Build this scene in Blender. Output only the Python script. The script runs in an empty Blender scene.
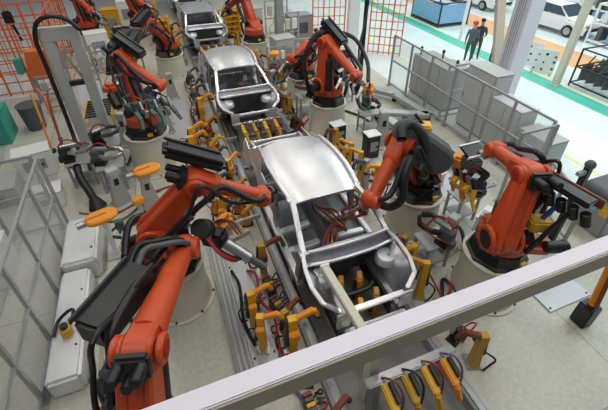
import bpy, bmesh, math, random
from mathutils import Vector, Matrix
random.seed(7)
V = Vector
PI = math.pi
scene = bpy.context.scene
COL = scene.collection
UP = V((0, 0, 1))

# ------------------------------------------------------------------ materials
def lin(c):
    c = c / 255.0
    return c / 12.92 if c <= 0.04045 else ((c + 0.055) / 1.055) ** 2.4

def mat(name, rgb, rough=0.5, metal=0.0, var=0.10, scale=6.0, bump=0.0, rvar=0.08):
    m = bpy.data.materials.new(name)
    m.use_nodes = True
    nt = m.node_tree
    b = nt.nodes['Principled BSDF']
    tc = nt.nodes.new('ShaderNodeTexCoord')
    nz = nt.nodes.new('ShaderNodeTexNoise')
    nz.inputs['Scale'].default_value = scale
    nz.inputs['Detail'].default_value = 5
    nt.links.new(tc.outputs['Object'], nz.inputs['Vector'])
    mx = nt.nodes.new('ShaderNodeMix'); mx.data_type = 'RGBA'
    c = [lin(v) for v in rgb]
    lo = [v * (1 - var) for v in c] + [1]
    hi = [min(1, v * (1 + var)) for v in c] + [1]
    mx.inputs[6].default_value = lo
    mx.inputs[7].default_value = hi
    nt.links.new(nz.outputs['Fac'], mx.inputs[0])
    nt.links.new(mx.outputs[2], b.inputs['Base Color'])
    mr = nt.nodes.new('ShaderNodeMapRange')
    mr.inputs['To Min'].default_value = max(0.03, rough - rvar)
    mr.inputs['To Max'].default_value = min(1, rough + rvar)
    nt.links.new(nz.outputs['Fac'], mr.inputs['Value'])
    nt.links.new(mr.outputs['Result'], b.inputs['Roughness'])
    b.inputs['Metallic'].default_value = metal
    if bump:
        bp = nt.nodes.new('ShaderNodeBump')
        bp.inputs['Strength'].default_value = bump
        bp.inputs['Distance'].default_value = 0.01
        nt.links.new(nz.outputs['Fac'], bp.inputs['Height'])
        nt.links.new(bp.outputs['Normal'], b.inputs['Normal'])
    return m

def concrete(name, rgb, rough, joint=0.0, tile=2.0, jc=0.6):
    """floor: broad mottling, fine speckle and (optionally) slab joints"""
    m = mat(name, rgb, rough, 0, 0.10, 0.8)
    nt = m.node_tree; b = nt.nodes['Principled BSDF']
    src = b.inputs['Base Color'].links[0].from_socket
    tc = nt.nodes.new('ShaderNodeTexCoord')
    n2 = nt.nodes.new('ShaderNodeTexNoise'); n2.inputs['Scale'].default_value = 14; n2.inputs['Detail'].default_value = 8
    nt.links.new(tc.outputs['Object'], n2.inputs['Vector'])
    r = nt.nodes.new('ShaderNodeMapRange')
    r.inputs['From Min'].default_value = 0.3; r.inputs['From Max'].default_value = 0.7
    r.inputs['To Min'].default_value = 0.86; r.inputs['To Max'].default_value = 1.06
    nt.links.new(n2.outputs['Fac'], r.inputs['Value'])
    mul = nt.nodes.new('ShaderNodeMix'); mul.data_type = 'RGBA'; mul.blend_type = 'MULTIPLY'
    mul.inputs[0].default_value = 1
    nt.links.new(src, mul.inputs[6]); nt.links.new(r.outputs['Result'], mul.inputs[7])
    out = mul.outputs[2]
    if joint:
        br = nt.nodes.new('ShaderNodeTexBrick')
        br.offset = 0.0
        br.inputs['Scale'].default_value = 1
        br.inputs['Brick Width'].default_value = tile
        br.inputs['Row Height'].default_value = tile
        br.inputs['Mortar Size'].default_value = joint
        br.inputs['Color1'].default_value = (1, 1, 1, 1); br.inputs['Color2'].default_value = (1, 1, 1, 1)
        br.inputs['Mortar'].default_value = (jc, jc, jc, 1)
        nt.links.new(tc.outputs['Object'], br.inputs['Vector'])
        m2 = nt.nodes.new('ShaderNodeMix'); m2.data_type = 'RGBA'; m2.blend_type = 'MULTIPLY'
        m2.inputs[0].default_value = 1
        nt.links.new(out, m2.inputs[6]); nt.links.new(br.outputs['Color'], m2.inputs[7])
        out = m2.outputs[2]
    nt.links.new(out, b.inputs['Base Color'])
    return m

def clear(name, rgb, alpha, rough=0.15):
    m = mat(name, rgb, rough)
    m.node_tree.nodes['Principled BSDF'].inputs['Alpha'].default_value = alpha
    return m

M = dict(
    orange=mat('robot_orange_paint', (196, 74, 32), 0.38, 0, 0.12, 3),
    orange2=mat('cage_orange_paint', (226, 112, 58), 0.5),
    amber=mat('amber_paint', (232, 150, 40), 0.5),
    yellow=mat('fixture_yellow_paint', (222, 170, 38), 0.5, 0, 0.2),
    dyellow=mat('dirty_yellow_paint', (186, 146, 40), 0.55, 0, 0.25),
    red=mat('red_hose', (160, 40, 34), 0.5),
    rust=mat('brown_red_metal', (128, 70, 52), 0.6, 0.2, 0.3),
    purple=mat('purple_plastic', (100, 84, 128), 0.5),
    black=mat('black_rubber', (26, 27, 29), 0.42, 0, 0.2),
    dark=mat('dark_grey_metal', (52, 54, 56), 0.42, 0.4, 0.2),
    slate=mat('slate_grey_plastic', (84, 88, 92), 0.5),
    steel=mat('brushed_steel', (176, 178, 180), 0.32, 0.85, 0.15, 12),
    body=mat('galvanised_body_sheet', (226, 226, 229), 0.36, 0.75, 0.05, 4),
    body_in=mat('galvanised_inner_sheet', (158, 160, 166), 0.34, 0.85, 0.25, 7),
    panfloor=mat('shade_toned_inner_sheet', (112, 114, 118), 0.4, 0.8, 0.3, 6),  # dark steel, with the car interior's shade put into the colour
    alu=mat('aluminium_profile', (178, 180, 180), 0.42, 0.45, 0.1, 10),
    sheet=mat('bright_sheet_metal', (222, 223, 225), 0.36, 0.5, 0.12, 3),
    beige=mat('beige_paint', (206, 202, 184), 0.5, 0, 0.06, 2),
    grey=mat('light_grey_paint', (178, 180, 178), 0.5, 0, 0.06, 2),
    grey2=mat('mid_grey_paint', (150, 152, 152), 0.5, 0, 0.08, 2),
    tan=mat('raw_tan_metal', (168, 158, 140), 0.5, 0.1, 0.1),
    white=mat('white_paint', (232, 234, 234), 0.45, 0, 0.05),
    lav=mat('lavender_grey_paint', (214, 212, 224), 0.45, 0, 0.04),
    blue=mat('blue_plastic', (38, 62, 128), 0.45),
    lblue=mat('pale_blue_plastic', (128, 176, 214), 0.45),
    teal=mat('teal_paint', (60, 160, 140), 0.5),
    green=mat('dull_green_paint', (140, 164, 96), 0.5),
    dgreen=mat('dark_green_metal', (70, 100, 90), 0.5, 0.3, 0.2),
    copper=mat('copper', (170, 104, 62), 0.35, 0.8),
    skin=mat('skin', (196, 150, 124), 0.55),
    jacket=mat('grey_work_jacket', (84, 94, 104), 0.8),
    jacket2=mat('dark_work_jacket', (58, 66, 70), 0.8),
    trousers=mat('dark_trousers', (66, 76, 84), 0.8),
    hair=mat('dark_hair', (30, 26, 24), 0.7),
    floor=concrete('cell_floor_concrete', (196, 194, 182), 0.42, 0.012, 2.4),
    aisle=concrete('aisle_floor_epoxy', (226, 238, 236), 0.22),
    tealline=mat('teal_floor_line', (84, 190, 168), 0.35, 0, 0.12, 1.2),
    tanline=mat('tan_floor_strip', (224, 170, 122), 0.4, 0, 0.12, 0.6),
    yline=mat('pale_yellow_floor_line', (236, 236, 160), 0.4, 0, 0.1, 2),
    plate=mat('speckled_steel_plate', (186, 188, 192), 0.45, 0.35, 0.18, 30),
    pane=clear('clear_plastic_pane', (205, 210, 212), 0.18),
    glass=clear('dark_car_glass', (70, 84, 96), 0.9, 0.08),
)

# ------------------------------------------------------------------ mesh builder
def origin_of(o):
    v = V((0, 0, 0))
    while o is not None:
        v += o.location; o = o.parent
    return v

def perp(d):
    a = UP if abs(d.z) < 0.9 else V((1, 0, 0))
    u = d.cross(a).normalized()
    return u, u.cross(d).normalized()

class MB:
    def __init__(s): s.bm = bmesh.new()
    def faces(s, vs, fs):
        bv = [s.bm.verts.new(v) for v in vs]
        for f in fs:
            try: s.bm.faces.new([bv[i] for i in f])
            except ValueError: pass
        return s
    def frame_box(s, c, ax, ay, az, sx, sy, sz, b=0.0):
        c = V(c)
        if b <= 0:
            vs = [c + ax*(i*sx/2) + ay*(j*sy/2) + az*(k*sz/2) for k in (-1, 1) for j in (-1, 1) for i in (-1, 1)]
            return s.faces(vs, [(0,2,3,1),(4,5,7,6),(0,1,5,4),(2,6,7,3),(0,4,6,2),(1,3,7,5)])
        t = bmesh.new(); bmesh.ops.create_cube(t, size=1)
        for v in t.verts: v.co = V((v.co.x*sx, v.co.y*sy, v.co.z*sz))
        b = min(b, 0.45*min(sx, sy, sz))
        bmesh.ops.bevel(t, geom=t.edges[:], offset=b, segments=2, affect='EDGES')
        t.verts.index_update()
        vs = [c + ax*v.co.x + ay*v.co.y + az*v.co.z for v in t.verts]
        fs = [[v.index for v in f.verts] for f in t.faces]
        t.free()
        return s.faces(vs, fs)
    def box(s, c, size, yaw=0, b=0.0):
        cs, sn = math.cos(yaw), math.sin(yaw)
        return s.frame_box(c, V((cs, sn, 0)), V((-sn, cs, 0)), UP, size[0], size[1], size[2], b)
    def box2(s, lo, hi, b=0.0):
        lo, hi = V(lo), V(hi)
        return s.box((lo+hi)/2, hi-lo, 0, b)
    def beam(s, p0, p1, w, h, up=UP, b=0.0):
        p0, p1 = V(p0), V(p1); d = (p1-p0)
        L = d.length; d.normalize()
        if abs(d.dot(up)) > 0.98: up = V((0, 1, 0))
        x = d.cross(up).normalized(); z = x.cross(d)
        return s.frame_box((p0+p1)/2, x, d, z, w, L, h, b)
    def cyl(s, p0, p1, r0, r1=None, n=18, b=0.0):
        p0, p1 = V(p0), V(p1); r1 = r0 if r1 is None else r1
        d = (p1-p0).normalized(); u, w = perp(d)
        rings = [(p0, r0), (p1, r1)]
        if b: rings = [(p0, r0-b), (p0+d*b, r0), (p1-d*b, r1), (p1, r1-b)]
        return s.rings(rings, u, w, n)
    def rings(s, rings, u, w, n, cap=True):
        vs = []; fs = []
        for p, r in rings:
            for i in range(n):
                a = 2*PI*i/n
                vs.append(V(p) + u*(r*math.cos(a)) + w*(r*math.sin(a)))
        k = len(rings)
        for j in range(k-1):
            for i in range(n):
                fs.append((j*n+i, j*n+(i+1) % n, (j+1)*n+(i+1) % n, (j+1)*n+i))
        if cap:
            fs.append(tuple(range(n-1, -1, -1))); fs.append(tuple((k-1)*n+i for i in range(n)))
        return s.faces(vs, fs)
    def lathe(s, c, prof, n=28):
        c = V(c)
        return s.rings([(c+UP*z, r) for r, z in prof], V((1,0,0)), V((0,1,0)), n)
    def tube(s, pts, r, n=8, seg=5, smooth=True, cap=True):
        pts = [V(p) for p in pts]
        if smooth and len(pts) > 2:
            q = [pts[0]*2-pts[1]] + pts + [pts[-1]*2-pts[-2]]
            out = []
            for i in range(1, len(q)-2):
                a, b, c, d = q[i-1:i+3]
                for k in range(seg):
                    t = k/seg
                    out.append(0.5*((2*b)+(c-a)*t+(2*a-5*b+4*c-d)*t*t+(3*b-a-3*c+d)*t**3))
            out.append(pts[-1]); pts = out
        rings = []; u = None
        vs = []; fs = []
        for i, p in enumerate(pts):
            d = (pts[min(i+1, len(pts)-1)] - pts[max(i-1, 0)])
            if d.length < 1e-9: d = V((0,0,1))
            d.normalize()
            if u is None: u, w = perp(d)
            else:
                u = (u - d*u.dot(d)); u.normalize(); w = d.cross(u)
            for k in range(n):
                a = 2*PI*k/n
                vs.append(p + u*(r*math.cos(a)) + w*(r*math.sin(a)))
        m = len(pts)
        for j in range(m-1):
            for k in range(n):
                fs.append((j*n+k, j*n+(k+1) % n, (j+1)*n+(k+1) % n, (j+1)*n+k))
        if cap:
            fs.append(tuple(range(n-1, -1, -1))); fs.append(tuple((m-1)*n+k for k in range(n)))
        return s.faces(vs, fs)
    def ball(s, c, r, sc=(1,1,1), n=14):
        c = V(c); vs = []; fs = []
        m = n//2
        for j in range(1, m):
            th = PI*j/m
            for i in range(n):
                a = 2*PI*i/n
                vs.append(c+V((r*sc[0]*math.sin(th)*math.cos(a), r*sc[1]*math.sin(th)*math.sin(a), r*sc[2]*math.cos(th))))
        for j in range(m-2):
            for i in range(n):
                fs.append((j*n+i, (j+1)*n+i, (j+1)*n+(i+1) % n, j*n+(i+1) % n))
        t = len(vs); vs += [c+V((0,0,r*sc[2])), c-V((0,0,r*sc[2]))]
        for i in range(n):
            fs.append((t, i, (i+1) % n)); fs.append((t+1, (m-2)*n+(i+1) % n, (m-2)*n+i))
        return s.faces(vs, fs)
    def link(s, p0, r0, p1, r1, lat, t, b=0.025, n=9):
        """stadium-shaped robot link: two round ends joined, thickness t along lat"""
        p0, p1, lat = V(p0), V(p1), V(lat).normalized()
        d = p1-p0; d -= lat*d.dot(lat); d.normalize(); q = lat.cross(d)
        def outline(o):
            pts = []
            for i in range(n+1):
                a = PI/2 + PI*i/n
                pts.append(p0 + (d*math.cos(a) + q*math.sin(a))*(r0-o))
            for i in range(n+1):
                a = -PI/2 + PI*i/n
                pts.append(p1 + (d*math.cos(a) + q*math.sin(a))*(r1-o))
            return pts
        L = [[x+lat*z for x in outline(o)] for z, o in ((-t/2, b), (-t/2+b, 0), (t/2-b, 0), (t/2, b))]
        k = len(L[0]); vs = [x for l in L for x in l]; fs = []
        for j in range(3):
            for i in range(k):
                fs.append((j*k+i, j*k+(i+1) % k, (j+1)*k+(i+1) % k, (j+1)*k+i))
        fs.append(tuple(range(k-1, -1, -1))); fs.append(tuple(3*k+i for i in range(k)))
        return s.faces(vs, fs)
    def grid(s, fn, nu, nv, t=0.0, off=None):
        """surface fn(u,v); t gives it thickness along off"""
        P = [[V(fn(i/nu, j/nv)) for j in range(nv+1)] for i in range(nu+1)]
        m = nv+1
        vs = [p for r in P for p in r]
        fs = [(i*m+j, (i+1)*m+j, (i+1)*m+j+1, i*m+j+1) for i in range(nu) for j in range(nv)]
        if t:
            off = V(off or (0,0,-1)).normalized()*t
            k = len(vs); vs = vs + [v+off for v in vs]
            fs = fs + [tuple(k+i for i in reversed(f)) for f in fs]
            ring = [i*m for i in range(nu+1)] + [nu*m+j for j in range(1, m)] + [i*m+nv for i in range(nu-1, -1, -1)] + [j for j in range(nv-1, 0, -1)]
            for a, b in zip(ring, ring[1:]+ring[:1]): fs.append((b, a, k+a, k+b))
        return s.faces(vs, fs)
    def prism(s, pts, off):
        """polygon pts extruded by off"""
        n = len(pts); off = V(off)
        vs = [V(p) for p in pts] + [V(p)+off for p in pts]
        fs = [tuple(range(n-1, -1, -1)), tuple(range(n, 2*n))] + [(i, (i+1) % n, n+(i+1) % n, n+i) for i in range(n)]
        return s.faces(vs, fs)
    def build(s, name, m, parent=None, loc=None, flat=False):
        """links the shapes as ONE object; shapes were written in world (or prototype) coordinates"""
        bmesh.ops.recalc_face_normals(s.bm, faces=s.bm.faces[:])
        me = bpy.data.meshes.new(name)
        o = bpy.data.objects.new(name, me)
        org = origin_of(parent) if parent else V(loc or (0,0,0))
        for v in s.bm.verts: v.co -= org
        s.bm.to_mesh(me); s.bm.free()
        me.materials.append(M[m] if isinstance(m, str) else m)
        if not flat:
            me.polygons.foreach_set('use_smooth', [True]*len(me.polygons))
            me.set_sharp_from_angle(angle=math.radians(38))
        COL.objects.link(o)
        if parent: o.parent = parent
        elif loc: o.location = loc
        return o

def tag(o, label, cat, group=None, kind=None):
    o['label'] = label; o['category'] = cat
    if group: o['group'] = group
    if kind: o['kind'] = kind
    return o

def thing(name, label, cat, loc=(0,0,0), group=None):
    o = bpy.data.objects.new(name, None); COL.objects.link(o)
    o.location = loc; o.empty_display_size = 0.1
    return tag(o, label, cat, group)

def structure(o): o['kind'] = 'structure'; return o

KIDS = {}
def kids(o):
    return [c for c in o.children]
def copy_tree(o, parent=None):
    c = o.copy(); COL.objects.link(c)
    if parent: c.parent = parent
    for ch in kids(o): copy_tree(ch, c)
    return c
def place(proto, used, loc, yaw=0.0, label=None, group=None, sc=1.0):
    """first use moves the prototype itself, later ones copy it with all its parts"""
    o = copy_tree(proto) if used.get(proto.name) else proto
    used[proto.name] = 1
    o.location = loc; o.rotation_euler = (0, 0, yaw); o.scale = (sc, sc, sc)
    if label: o['label'] = label
    if group: o['group'] = group
    return o
USED = {}
ORD = ['first', 'second', 'third', 'fourth', 'fifth', 'sixth', 'seventh', 'eighth', 'ninth', 'tenth', 'eleventh', 'twelfth',
       'thirteenth', 'fourteenth', 'fifteenth', 'sixteenth', 'seventeenth', 'eighteenth', 'nineteenth', 'twentieth']

# ------------------------------------------------------------------ setting
def slab(name, x0, x1, y0, y1, z0, z1, m):
    return structure(MB().box2((x0, y0, z0), (x1, y1, z1)).build(name, m, loc=((x0+x1)/2, (y0+y1)/2, z1)))
slab('floor', -16, 8.55, -6, 46, -0.10, 0.0, 'floor')
slab('floor_aisle', 8.55, 50, -6, 46, -0.10, 0.0, 'aisle')
slab('floor_pale', -16, -4.0, 16.2, 46, 0.0, 0.008, 'aisle')
slab('trim_1', 13.95, 14.7, -6, 46, 0.0, 0.006, 'tealline')
slab('trim_2', 16.9, 18.9, -6, 46, 0.0, 0.005, 'tanline')
slab('trim_3', 10.5, 10.62, -6, 46, 0.0, 0.005, 'yline')
slab('trim_4', 14.78, 14.9, -6, 46, 0.0, 0.005, 'yline')
# building column: box steel with grooved flange
b = MB()
b.box2((10.8, 9.0, 0), (11.45, 9.58, 12), .02)
structure(b.build('column', 'lav', loc=(11.3, 9.3, 0)))
b = MB()
for yy in (9.17, 9.26, 9.34, 9.41): b.box2((10.79, yy-.012, 0.0), (10.81, yy+.012, 12))
structure(b.build('column_groove', 'grey2', loc=(11.0, 9.3, 0)))
b = MB(); b.beam((11.6, 9.95, 0), (12.85, 12.6, 4.6), .30, .26); b.box((11.6, 9.95, .02), (.45, .45, .04))
structure(b.build('column_brace', 'tan', loc=(11.6, 9.95, 0)))
b = MB(); b.box2((14.42, 9.7, 0), (14.64, 9.92, 9)); b.box2((14.36, 9.64, .006), (14.70, 9.98, .05))
structure(b.build('column_aisle', 'beige', loc=(14.5, 9.8, 0)))
b = MB(); b.box2((14.74, 15.8, 0), (14.86, 15.92, 9)); structure(b.build('column_far', 'white', loc=(14.8, 15.86, 0)))
# big square rail right under the viewpoint, running across
b = MB(); b.box2((-3.4, .912, 4.27), (6.5, 1.022, 4.42), 0.008)
structure(b.build('beam', 'lav', loc=(0.5, 1.1, 4.3)))
b = MB(); b.box2((-3.4, .90, 4.255), (6.5, .912, 4.405), 0.002)
structure(b.build('beam_web', 'tan', loc=(0.5, 0.96, 4.3)))
for xx in (-3.3, 6.4):
    structure(MB().box2((xx-.06, .915, 0), (xx+.06, 1.02, 4.27)).build('beam_post', 'tan', loc=(xx, 1.08, 0)))

# ------------------------------------------------------------------ conveyor line bed
for nm, xs, lab in (('left', (1.30, 1.48), 'left'), ('right', (3.22, 3.40), 'right')):
    t = thing('conveyor_rail', 'long steel conveyor rail under the %s side of the car bodies' % lab, 'rail', ((xs[0]+xs[1])/2, 10, 0))
    MB().box2((xs[0], -2, 0), (xs[1], 28, .20), .01).build('rail_beam', 'grey2', t)
    MB().box2((xs[0]+.05, -2, .20), (xs[1]-.05, 28, .235)).build('wear_strip', 'steel', t)
slab('floor_line', 1.48, 3.22, -2, 28, 0.0, 0.02, mat('oily_floor', (118, 116, 112), 0.5, 0, 0.25, 2))
t = thing('cover_plate', 'speckled steel floor plate left of the nearest car front', 'floor plate', (.55, 4.5, 0))
MB().box2((0.38, 3.2, 0), (.82, 6.3, .05), .008).build('plate', 'plate', t)
b = MB()
for k in range(6): MB().cyl((.43+(k % 2)*.34, 3.4+.5*(k//2)*2, .05), (.43+(k % 2)*.34, 3.4+.5*(k//2)*2, .062), .02, n=8).build('screw_head', 'dark', t)
t = thing('cable_duct', 'grooved aluminium duct beside the speckled floor plate', 'duct', (.1, 4.5, 0))
MB().box2((.10, 3.0, 0), (.36, 6.2, .10)).build('duct_body', 'alu', t)
for k in range(3): MB().box2((.12+.085*k, 3.0, .10), (.165+.085*k, 6.2, .125)).build('duct_rib', 'grey2', t)
for (x0, x1, y0, y1, lab) in ((-.1, .62, 10.4, 13.6, 'grey steel floor plate beside the pedestal of the leaning robot at left'),
                             (4.65, 5.1, 6.2, 8.2, 'grey steel floor plate right of the nearest car roof'),
                             (5.75, 6.8, 2.3, 3.2, 'wide grey floor plate below the robot at right'),
                             (5.9, 7.6, 5.6, 7.4, 'grey floor plate inside the right fence')):
    t = thing('cover_plate', lab, 'floor plate', ((x0+x1)/2, (y0+y1)/2, 0))
    MB().box2((x0, y0, 0), (x1, y1, .03), .006).build('plate', 'plate', t)
    b = MB()
    for px_ in (x0+.06, x1-.06):
        for py_ in (y0+.06, (y0+y1)/2, y1-.06): MB().cyl((px_, py_, .03), (px_, py_, .04), .02, n=8).build('screw_head', 'dark', t)

# ------------------------------------------------------------------ car body
def mirror(fn):
    for s in (-1, 1): fn(s)

def make_car():
    t = thing('car_shell', 'x', 'car')
    # roof skin
    def roof(u, v):
        y = .90+2.05*u
        w = .645+.10*math.sin(PI*min(1, u*1.05))*.9+.03*u
        x = (2*v-1)*w
        k = (2*v-1)**2
        z = 1.725+.085*math.sin(PI*(u*.86+.08))-.025*u-.06*k*k-.02*k
        if u < .05: y -= .05*(1-k)
        if u > .95: y += .10*(1-k)
        return (x, y, z)
    MB().grid(roof, 14, 14, .018).build('roof', 'body', t)
    MB().tube([(-.64, .93, 1.66), (-.3, .89, 1.70), (.3, .89, 1.70), (.64, .93, 1.66)], .03).build('roof_header', 'body_in', t)
    for s in (-1, 1):
        f = lambda *p: [(s*x, y, z) for x, y, z in p]
        b = MB(); pts = f((.80, -.02, 1.35), (.755, .34, 1.53), (.70, .66, 1.65), (.655, .95, 1.72))
        for a, c in zip(pts, pts[1:]): b.beam(a, c, .075, .06)
        b.tube(f((.83, -.02, 1.33), (.785, .34, 1.51), (.73, .66, 1.63), (.69, .97, 1.70)), .03)
        b.build('windscreen_pillar', 'body', t)
        b = MB(); b.tube(f((.69, .93, 1.70), (.755, 1.5, 1.755), (.775, 2.1, 1.75), (.745, 2.7, 1.70), (.735, 2.98, 1.65)), .045, seg=6)
        b.build('roof_rail', 'body', t)
        # rear quarter with wheel arch
        def quarter(u, v):
            y = 2.25+2.05*u
            zb = .62
            d = (y-3.15)/.40
            if abs(d) < 1: zb = max(zb, .62+.40*math.sqrt(1-d*d))
            zt = 1.20-.05*max(0, u-.5)
            if u < .18: zt = 1.20
            z = zb+(zt-zb)*v
            x = .895-.045*(2*v-.7)**2-.10*max(0, u-.72)
            return (s*x, y, z)
        MB().grid(quarter, 22, 6, .03, (-s, 0, 0)).build('rear_quarter', 'body', t)
        # rear roof pillar
        def cp(u, v):
            a = V((.745, 2.55, 1.70)); b_ = V((.735, 3.02, 1.64)); c = V((.86, 2.62, 1.19)); d = V((.83, 3.75, 1.17))
            top = a.lerp(b_, v); bot = c.lerp(d, v); p = top.lerp(bot, u)
            p.x += .02*math.sin(PI*u)
            return (s*p.x, p.y, p.z)
        MB().grid(cp, 8, 6, .04, (-s, 0, 0)).build('rear_pillar', 'body', t)
        # sill, hinge pillar, middle pillar
        b = MB(); b.beam((s*.87, -.02, .63), (s*.87, 2.35, .63), .11, .17, b=.02); b.build('sill', 'body', t)
        b = MB(); pts = f((.83, .0, 1.36), (.86, .02, 1.0), (.87, .08, .62))
        for a, c in zip(pts, pts[1:]): b.beam(a, c, .10, .16, V((0, 1, 0)))
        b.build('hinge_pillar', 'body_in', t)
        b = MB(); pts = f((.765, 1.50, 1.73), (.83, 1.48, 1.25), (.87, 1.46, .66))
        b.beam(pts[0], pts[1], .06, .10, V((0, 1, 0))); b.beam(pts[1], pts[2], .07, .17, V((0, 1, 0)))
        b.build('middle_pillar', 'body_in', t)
        # engine bay: upper apron rail, wheel house, strut tower, long member
        b = MB(); pts = f((.815, .02, 1.35), (.885, -.30, 1.30), (.90, -.62, 1.25), (.83, -.90, 1.19), (.60, -1.06, 1.08))
        for a, c in zip(pts, pts[1:]): b.beam(a, c, .068, .062, b=.012)
        for p in pts[1:-1]: b.ball(p, .038, (1, 1, .85), 8)
        b.build('apron_rail', 'body', t)
        def wh(u, v):
            y = -.02-.95*u
            up_ = V((.86-.12*max(0, u-.7)/.3, y, 1.27-.12*u)); lo = V((.47, y, .74))
            p = up_.lerp(lo, v)
            bulge = math.exp(-((u-.42)/.25)**2)
            p.x -= .06*bulge*math.sin(PI*v); p.z += .10*bulge*math.sin(PI*v)
            return (s*p.x, p.y, p.z)
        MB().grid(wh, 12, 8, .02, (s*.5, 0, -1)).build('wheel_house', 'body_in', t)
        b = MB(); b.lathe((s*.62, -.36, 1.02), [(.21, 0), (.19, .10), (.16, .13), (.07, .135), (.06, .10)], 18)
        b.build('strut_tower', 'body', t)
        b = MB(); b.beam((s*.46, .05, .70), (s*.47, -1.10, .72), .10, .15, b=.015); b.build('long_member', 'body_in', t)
        b = MB(); b.box((s*.56, -1.12, .92), (.24, .03, .36), 0, .01); b.cyl((s*.58, -1.14, .95), (s*.58, -1.10, .95), .06, n=12)
        b.build('corner_bracket', 'body', t)
    # cowl and firewall
    b = MB()
    b.tube([(-.80, -.01, 1.37), (-.4, -.06, 1.385), (0, -.075, 1.39), (.4, -.06, 1.385), (.80, -.01, 1.37)], .036)
    b.build('cowl_bar', 'body', t)
    def cowl(u, v):
        x = (2*v-1)*.80; k = 1-(x/.8)**2
        return (x, -.03-.06*k-.17*u, 1.34-.16*math.sin(PI*u*.75)+.03*u)
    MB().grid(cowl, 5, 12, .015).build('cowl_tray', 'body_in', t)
    b = MB(); b.tube([(-.82, -.17, 1.24), (-.4, -.25, 1.27), (0, -.265, 1.275), (.4, -.25, 1.27), (.82, -.17, 1.24)], .032); b.build('cowl_front_bar', 'body', t)
    def fw(u, v): x = (2*v-1)*.80; return (x, -.16+.06*abs(2*v-1)+.12*u, 1.22-.62*u)
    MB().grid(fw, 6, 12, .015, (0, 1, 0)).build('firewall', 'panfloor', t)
    b = MB(); b.beam((-.50, -1.07, 1.02), (.54, -1.07, 1.02), .10, .06, b=.012)
    b.build('radiator_support', 'body', t)
    b = MB(); b.beam((-.55, -1.20, .66), (.55, -1.20, .66), .09, .12, b=.015); b.build('front_crossmember', 'body', t)
    b = MB(); b.tube([(-.36, -.45, .62), (-.2, -.52, .60), (.2, -.52, .60), (.36, -.45, .62)], .05); b.build('subframe', 'dark', t)
    # floor
    def fl(u, v):
        x = (2*v-1)*.82; y = .0+2.3*u
        z = .58+.20*math.exp(-(x/.14)**2)+.012*math.sin(x*40)*.4
        return (x, y, z)
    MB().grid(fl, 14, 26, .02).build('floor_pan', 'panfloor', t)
    for y in (.75, 1.30):
        for s in (-1, 1): MB().beam((s*.18, y, .66), (s*.80, y, .62), .14, .12, b=.02).build('seat_crossmember', 'body', t)
    def rear(u, v):
        x = (2*v-1)*.80; y = 2.3+1.95*u
        z = .60+.22*min(1, u*6)-.12*math.exp(-((u-.7)/.16)**2)*math.exp(-(x/.32)**2)
        return (x, y, z)
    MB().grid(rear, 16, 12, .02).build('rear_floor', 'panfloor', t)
    def shelf(u, v): x = (2*v-1)*.78; return (x, 3.15+.55*u, 1.16+.02*math.sin(PI*v))
    MB().grid(shelf, 4, 10, .03).build('parcel_shelf', 'body_in', t)
    b = MB()
    b.tube([(-.72, 3.72, 1.17), (0, 3.80, 1.20), (.72, 3.72, 1.17)], .04); b.build('rear_window_frame', 'body', t)
    b = MB(); b.tube([(-.62, 3.78, 1.13), (-.66, 4.2, 1.08), (-.5, 4.28, 1.0), (.5, 4.28, 1.0), (.66, 4.2, 1.08), (.62, 3.78, 1.13)], .035); b.build('boot_opening_frame', 'body', t)
    def back(u, v): x = (2*v-1)*.76; return (x, 4.30-.08*(2*v-1)**2, .98-.42*u)
    MB().grid(back, 4, 10, .03, (0, -1, 0)).build('rear_panel', 'body', t)
    b = MB(); b.tube([(-.76, .12, 1.20), (-.3, .16, 1.16), (.3, .16, 1.16), (.76, .12, 1.20)], .035); b.build('dashboard_tube', 'steel', t)
    for k in range(4):
        MB().tube([(-.25+.1*k, .45, .80), (.0+.1*k, .75+.08*k, .92), (.35, .95-.1*k, .86), (.42-.12*k, 1.35, .80), (.1, 1.55+.1*k, .78)], .022, 6).build('wiring_loom', ('rust', 'red', 'copper', 'rust')[k], t)
    # seat back frame behind
    b = MB(); b.tube([(-.7, 2.42, .8), (-.68, 2.55, 1.16), (.68, 2.55, 1.16), (.7, 2.42, .8)], .03)
    b.tube([(-.25, 2.44, .8), (-.25, 2.55, 1.15)], .025); b.tube([(.25, 2.44, .8), (.25, 2.55, 1.15)], .025)
    b.build('rear_bulkhead_frame', 'body_in', t)
    return t

car = make_car()
CARS = [(2.38, 4.14), (2.22, 11.02), (2.16, 18.35), (2.1, 25.6)]
CLAB = ['nearest bare silver car body, with its windscreen opening towards the viewer',
        'second bare silver car body from the viewer, behind the nearest one',
        'third bare silver car body from the viewer, farther up the line',
        'farthest bare silver car body, cut by the top edge of the photo']
for i, (cx, cy) in enumerate(CARS):
    place(car, USED, (cx, cy, 0), 0, CLAB[i], 'bare car bodies on the welding line')

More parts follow.
